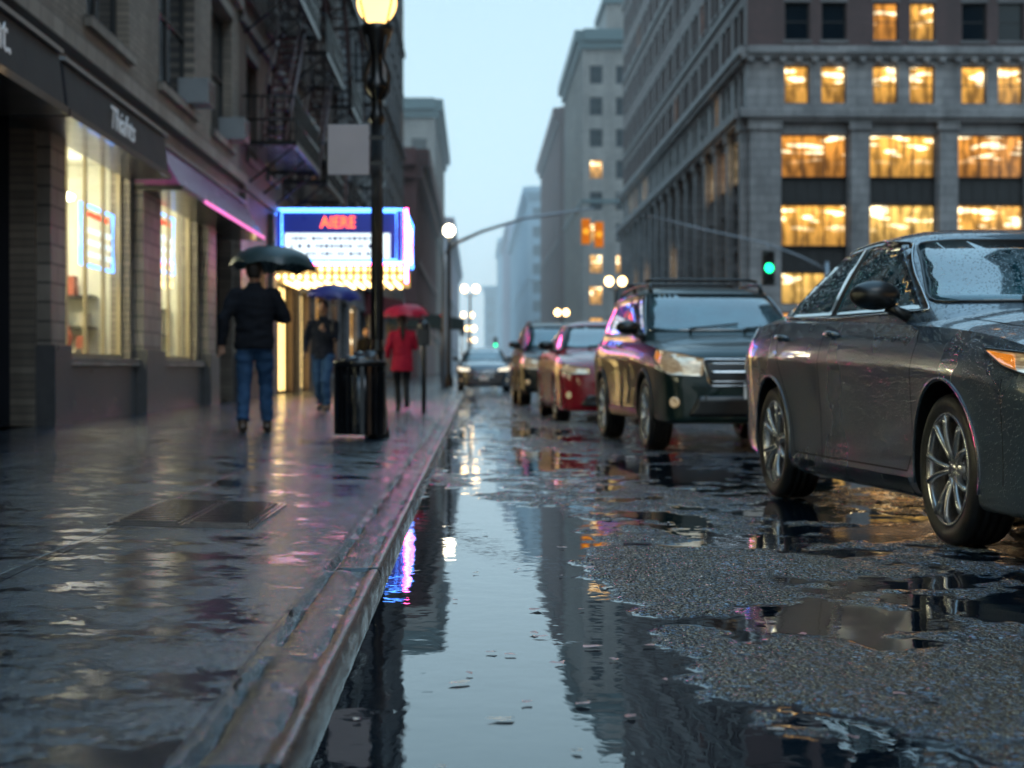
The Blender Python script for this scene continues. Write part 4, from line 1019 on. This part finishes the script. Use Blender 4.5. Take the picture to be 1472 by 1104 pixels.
def person(loc,rz,H,top,legm,label,LA,RA,LL,RL,shoem=None,coat=0,skin=None,hairlong=False,slim=1.0,bulk=1.0):
    k=H/1.78; root=thing('person',label,'person',loc,rz); V=Vector; skin=skin or m_skin
    S={-1:V((-.185*slim,0,1.43)),1:V((.185*slim,0,1.43))}; Hp={-1:V((-.095*slim,0,.93)),1:V((.095*slim,0,.93))}
    arms={-1:LA,1:RA}; legs={-1:LL,1:RL}
    def fin(mb,name,mat,vox,par,sm=4,wr=0):
        me=remesh(mb,mat,vox,name,sm,wr)
        me.transform(Matrix.Scale(k,4)); return part(name,me,None,par)
    b=MB()
    b.rings([(0,0,.86,.12*slim,.085),(0,0,.95,.15*slim,.10),(0,0,1.08,.13*slim,.09),(0,.0,1.28,.155*slim,.10),(0,0,1.42,.13*slim,.075),(0,-.005,1.48,.06,.055),(0,.005,1.56,.052,.055)])
    b.ell((0,.012,1.665),.077,.098,.118); b.ell((0,.045,1.60),.052,.055,.055); b.tube([(0,.10,1.685),(0,.128,1.645),(0,.105,1.635)],[.008,.014,.01],8)
    for s in(-1,1): b.ell((s*.078,.005,1.66),.012,.022,.034,n=8)
    for s in(-1,1):
        e,w,c=arms[s]; b.tube([S[s],S[s].lerp(e,.5),e],[.05,.046,.038],12); b.tube([e,e.lerp(w,.4),w],[.038,.036,.024],12)
        hand(b,w,(w-e),V((-s*.3,1,0)) if abs((w-e).normalized().z)>.6 else V((0,0,1)),s,c)
        kn,an=legs[s]; b.tube([Hp[s],Hp[s].lerp(kn,.5),kn],[.082,.072,.052],12); b.tube([kn,kn.lerp(an,.35),an],[.05,.052,.034],12); b.tube([an,an+V((0,.05,-.04)),an+V((0,.15,-.055))],[.036,.035,.028],8)
    fin(b,'body',skin,.0075,root,2)
    b=MB()
    for s in(-1,1): b.ell((s*.032,.105,1.675),.012,.008,.007,n=8)
    b.tube([(-.022,.105,1.605),(0,.11,1.603),(.022,.105,1.605)],.005,6); me=b.mesh('face_features',[m_eye]); me.transform(Matrix.Scale(k,4)); part('face_features',me,None,root)
    b=MB(); b.rings([(0,0,.84,.13*slim,.105),(0,0,.92,.165*slim,.115),(0,0,1.02,.15*slim,.105)])
    for s in(-1,1):
        kn,an=legs[s]; f=1.06 if legm is m_jeans else .90
        b.tube([Hp[s],Hp[s].lerp(kn,.5),kn,kn.lerp(an,.5),an+V((0,0,.02))],[.098*f,.088*f,.070*f,.066*f,.062*f],14)
    fin(b,'trousers',legm,.011,root,3,.018 if legm is m_jeans else .004)
    for s in(-1,1):
        b=MB(); kn,an=legs[s]
        b.tube([an+V((0,-.04,-.02)),an+V((0,-.02,-.05)),an+V((0,.07,-.055)),an+V((0,.16,-.065)),an+V((0,.205,-.07))],[.045,.05,.045,.04,.025],12)
        b.tube([an+V((0,0,.07)),an+V((0,-.01,-.03))],[.047,.048],12)
        fin(b,'shoe',shoem or m_boot,.011,root,2)
    zh=.86-coat; fl=.0+coat*.14; B_=bulk
    b=MB(); b.rings([(0,0,zh,(.190*slim+fl)*B_,(.13+fl)*B_),(0,0,.98,.186*slim*B_,.130*B_),(0,0,1.12,.178*slim*B_,.124*B_),(0,0,1.30,.205*slim*B_,.135*B_),(0,-.005,1.40,.185*slim*B_,.118*B_),(0,-.01,1.46,.135*slim*B_,.095),(0,-.005,1.52,.080,.080),(0,-.005,1.555,.078,.078)])
    for s in(-1,1):
        e,w,c=arms[s]; b.tube([S[s]-V((s*.06,0,-.0)),S[s]+V((s*.01,0,-.01)),S[s].lerp(e,.5),e,e.lerp(w,.5),w.lerp(e,.06)],[.07*slim*B_,.080*slim*B_,.070*slim*B_,.060*slim*B_,.053*B_,.046],14)
    fin(b,'coat' if coat else 'jacket',top,.011,root,4,.016)
    b=MB(); b.ell((0,-.012,1.695),.088,.10,.105)
    b.tube([(0,-.05,1.70),(0,-.055,1.60)],[.075,.06],12)
    if hairlong: b.tube([(0,-.05,1.68),(0,-.085,1.55),(0,-.11,1.40),(0,-.12,1.30)],[(.08,.07),(.05,.09),(.04,.09),(.02,.06)],12)
    fin(b,'hair',m_hair,.01,root,2,.01); return root
def umbrella(loc,R0,mat,label,tilt=(0,0),hgt=.75):
    u=thing('umbrella',label,'umbrella',loc); u.rotation_euler=(tilt[0],tilt[1],.3)
    b=MB(); N=8;sub=4;rad=8;vs=[(0,0,hgt)];fs=[]
    for i in range(1,rad+1):
        r=i/rad
        for k in range(N*sub):
            th=2*PI*k/(N*sub); q=(k%sub)/sub; sc=1-.09*math.sin(PI*q)*r; z=hgt-.52*R0*(r**2.1)
            rr=R0*math.sin(r*1.35)/math.sin(1.35)*sc
            vs.append((rr*math.cos(th),rr*math.sin(th),z+.035*math.sin(PI*q)*r*r))
    n=N*sub
    for k in range(n): fs.append((0,1+k,1+(k+1)%n))
    for i in range(rad-1):
        for k in range(n): fs.append((1+i*n+k,1+(i+1)*n+k,1+(i+1)*n+(k+1)%n,1+i*n+(k+1)%n))
    b.add(vs,fs,0,True); part('canopy',b,[mat],u,sharp=50)
    b=MB()
    for k in range(N):
        pts=[Vector(vs[0])-Vector((0,0,.01))]+[Vector(vs[1+i*n+k*sub])-Vector((0,0,.006)) for i in range(rad)]; b.tube(pts,.003,4)
        p=pts[5]; b.tube([p,(0,0,hgt-.32)],.003,4)
    b.tube([(0,0,-.05),(0,0,hgt+.07)],.007,8); part('frame',b,[m_steel],u)
    b=MB(); b.tube([(0,0,.06),(0,0,-.10),(0,.02,-.13),(0,.045,-.12)],.014,8); part('handle',b,[m_black],u)
V=Vector
def cloth(name,col,tr=.35):
    t=NT(name); o=t.obj(); n=t.noise(o,9,3)
    c=t.mix(n,c3(col),c3([q*.7 for q in col])); d=t.n('ShaderNodeBsdfPrincipled',{'Base Color':c,'Roughness':.35}); l=t.n('ShaderNodeBsdfTranslucent',{'Color':c})
    mx=t.n('ShaderNodeMixShader',{0:tr,1:d.outputs[0],2:l.outputs[0]}); t.t.links.new(mx.outputs[0],t.out.inputs[0]); return t.m
m_um1=cloth('dark_green_black_umbrella',(.03,.055,.06),.1); m_um2=cloth('navy_umbrella',(.05,.06,.30),.35); m_um3=cloth('red_umbrella',(.75,.03,.08),.5)
person((-2.30,17.7,zw(-2.3)),0.05,1.78,m_jk,m_jeans,'man in black jacket and blue jeans walking away under umbrella',
 (V((-.31,-.10,1.15)),V((-.33,-.04,.90)),.5),(V((.33,.00,1.17)),V((.15,.23,1.22)),1.25),(V((-.11,.02,.50)),V((-.11,-.12,.105))),(V((.10,.15,.51)),V((.12,.17,.095))),bulk=1.1)
umbrella((-2.30+.14,17.95,1.29),.47,m_um1,'black dark green umbrella held by walking man',(-.05,.06),.78)
person((-2.28,25.4,.118),PI*.93,1.66,m_jk2,m_jeans,'person in dark jacket and jeans holding navy umbrella',
 (V((-.24,.12,1.18)),V((-.10,.27,1.32)),1.2),(V((.30,-.03,1.17)),V((.26,.12,.97)),.6),(V((-.09,.16,.52)),V((-.10,.10,.12))),(V((.09,.02,.50)),V((.10,-.20,.14))),skin=m_skin2)
umbrella((-2.12,25.15,1.40),.42,m_um2,'navy umbrella held above person in dark jacket',(.0,.08),.62)
person((-1.24,28.4,zw(-1.24)),0.15,1.58,m_redc,m_leg,'woman in red coat and black leggings under red umbrella',
 (V((-.27,-.02,1.17)),V((-.26,.10,.97)),.6),(V((.26,.04,1.18)),V((.12,.22,1.22)),1.2),(V((-.075,.14,.50)),V((-.06,.06,.10))),(V((.075,.02,.49)),V((.07,-.19,.15))),shoem=m_leg,coat=.12,hairlong=True,slim=.95,bulk=1.12)
umbrella((-1.17,28.6,1.16),.42,m_um3,'red umbrella held over woman in red coat',(.0,-.06),.70)
person((-6.5,22.3,.3),-PI/2,1.7,m_jk,m_leg,'shop visitor in dark clothes standing inside window',
 (V((-.24,.03,1.17)),V((-.22,.12,.93)),.6),(V((.23,.04,1.18)),V((.12,.24,1.1)),.8),(V((-.08,.03,.50)),V((-.09,.0,.095))),(V((.08,.03,.50)),V((.09,.0,.095))))
person((-2.9,45,.13),PI,1.72,m_jk,m_leg,'person in dark coat standing under marquee',
 (V((-.24,.03,1.17)),V((-.22,.12,.93)),.6),(V((.23,.04,1.18)),V((.2,.14,.95)),.6),(V((-.08,.03,.50)),V((-.09,.0,.095))),(V((.08,.03,.50)),V((.09,.0,.095))),coat=.12)
# ------------------------------------------------------------ fallen leaves
lm=[M('leaf_pink_brown',(.42,.20,.19),.3),M('leaf_tan',(.42,.34,.28),.3)]
for i in range(54):
    x=R.uniform(-.28,1.1); y=R.choice([R.uniform(3.3,5.5),R.uniform(4,9)])
    L=thing('fallen_leaf','small wet leaf floating in the puddle','leaf',(x,y,.004),R.random()*6,group='leaves in the puddle')
    b=MB(); s=R.uniform(.007,.02); n=9
    b.add([(0,0,.002)]+[(s*R.uniform(.7,1.7)*math.cos(2*PI*k/n)*1.2,s*R.uniform(.5,1.2)*math.sin(2*PI*k/n),.001+.004*R.random()) for k in range(n)],[(0,1+k,1+(k+1)%n) for k in range(n)],0,True)
    part('blade',b,[R.choice(lm)],L)
# ------------------------------------------------------------ world, sun, camera
w=bpy.data.worlds.new('World'); SC.world=w; w.use_nodes=True; nt=w.node_tree; nt.nodes.clear()
out=nt.nodes.new('ShaderNodeOutputWorld'); sky=nt.nodes.new('ShaderNodeTexSky'); sky.sky_type='NISHITA'; sky.sun_disc=False; sky.sun_elevation=math.radians(25); sky.sun_rotation=math.radians(200); sky.air_density=1.5; sky.dust_density=3
bg1=nt.nodes.new('ShaderNodeBackground'); nt.links.new(sky.outputs[0],bg1.inputs[0]); bg1.inputs[1].default_value=.012
tc=nt.nodes.new('ShaderNodeTexCoord'); sp=nt.nodes.new('ShaderNodeSeparateXYZ'); nt.links.new(tc.outputs['Generated'],sp.inputs[0])
mr=nt.nodes.new('ShaderNodeMapRange'); nt.links.new(sp.outputs[2],mr.inputs[0]); mr.inputs[1].default_value=0; mr.inputs[2].default_value=1.0
nz=nt.nodes.new('ShaderNodeTexNoise'); nt.links.new(tc.outputs['Generated'],nz.inputs['Vector']); nz.inputs['Scale'].default_value=2.5; nz.inputs['Detail'].default_value=4
cr=nt.nodes.new('ShaderNodeValToRGB'); nt.links.new(mr.outputs[0],cr.inputs[0])
cr.color_ramp.elements[0].color=(.74,.93,1.03,1); cr.color_ramp.elements[1].color=(.72,1.38,2.0,1)
e=cr.color_ramp.elements.new(.22); e.color=(.61,.87,1.0,1)
mm=nt.nodes.new('ShaderNodeMixRGB'); mm.blend_type='MULTIPLY'; mm.inputs[0].default_value=.16; nt.links.new(cr.outputs[0],mm.inputs[1]); nt.links.new(nz.outputs[0],mm.inputs[2])
bg2=nt.nodes.new('ShaderNodeBackground'); nt.links.new(mm.outputs[0],bg2.inputs[0]); bg2.inputs[1].default_value=1.0
ad=nt.nodes.new('ShaderNodeAddShader'); nt.links.new(bg1.outputs[0],ad.inputs[0]); nt.links.new(bg2.outputs[0],ad.inputs[1]); nt.links.new(ad.outputs[0],out.inputs[0])
sl=bpy.data.lights.new('sun','SUN'); sl.energy=.5; sl.angle=math.radians(30); sl.color=(1,.98,.96); so=link(bpy.data.objects.new('sun',sl)); so.rotation_euler=(math.radians(40),0,math.radians(20))
cam=bpy.data.cameras.new('camera'); co=link(bpy.data.objects.new('camera',cam)); co.location=(0,0,.78); co.rotation_euler=(math.radians(90-.514),0,math.radians(-1.19))
cam.sensor_width=36; cam.lens=2450/1472*36; cam.clip_end=3000; cam.clip_start=.05
cam.dof.use_dof=True; cam.dof.focus_distance=5.8; cam.dof.aperture_fstop=3.2; cam.dof.aperture_blades=0
SC.camera=co
SC.view_settings.view_transform='Standard'; SC.view_settings.look='None'; SC.view_settings.exposure=0
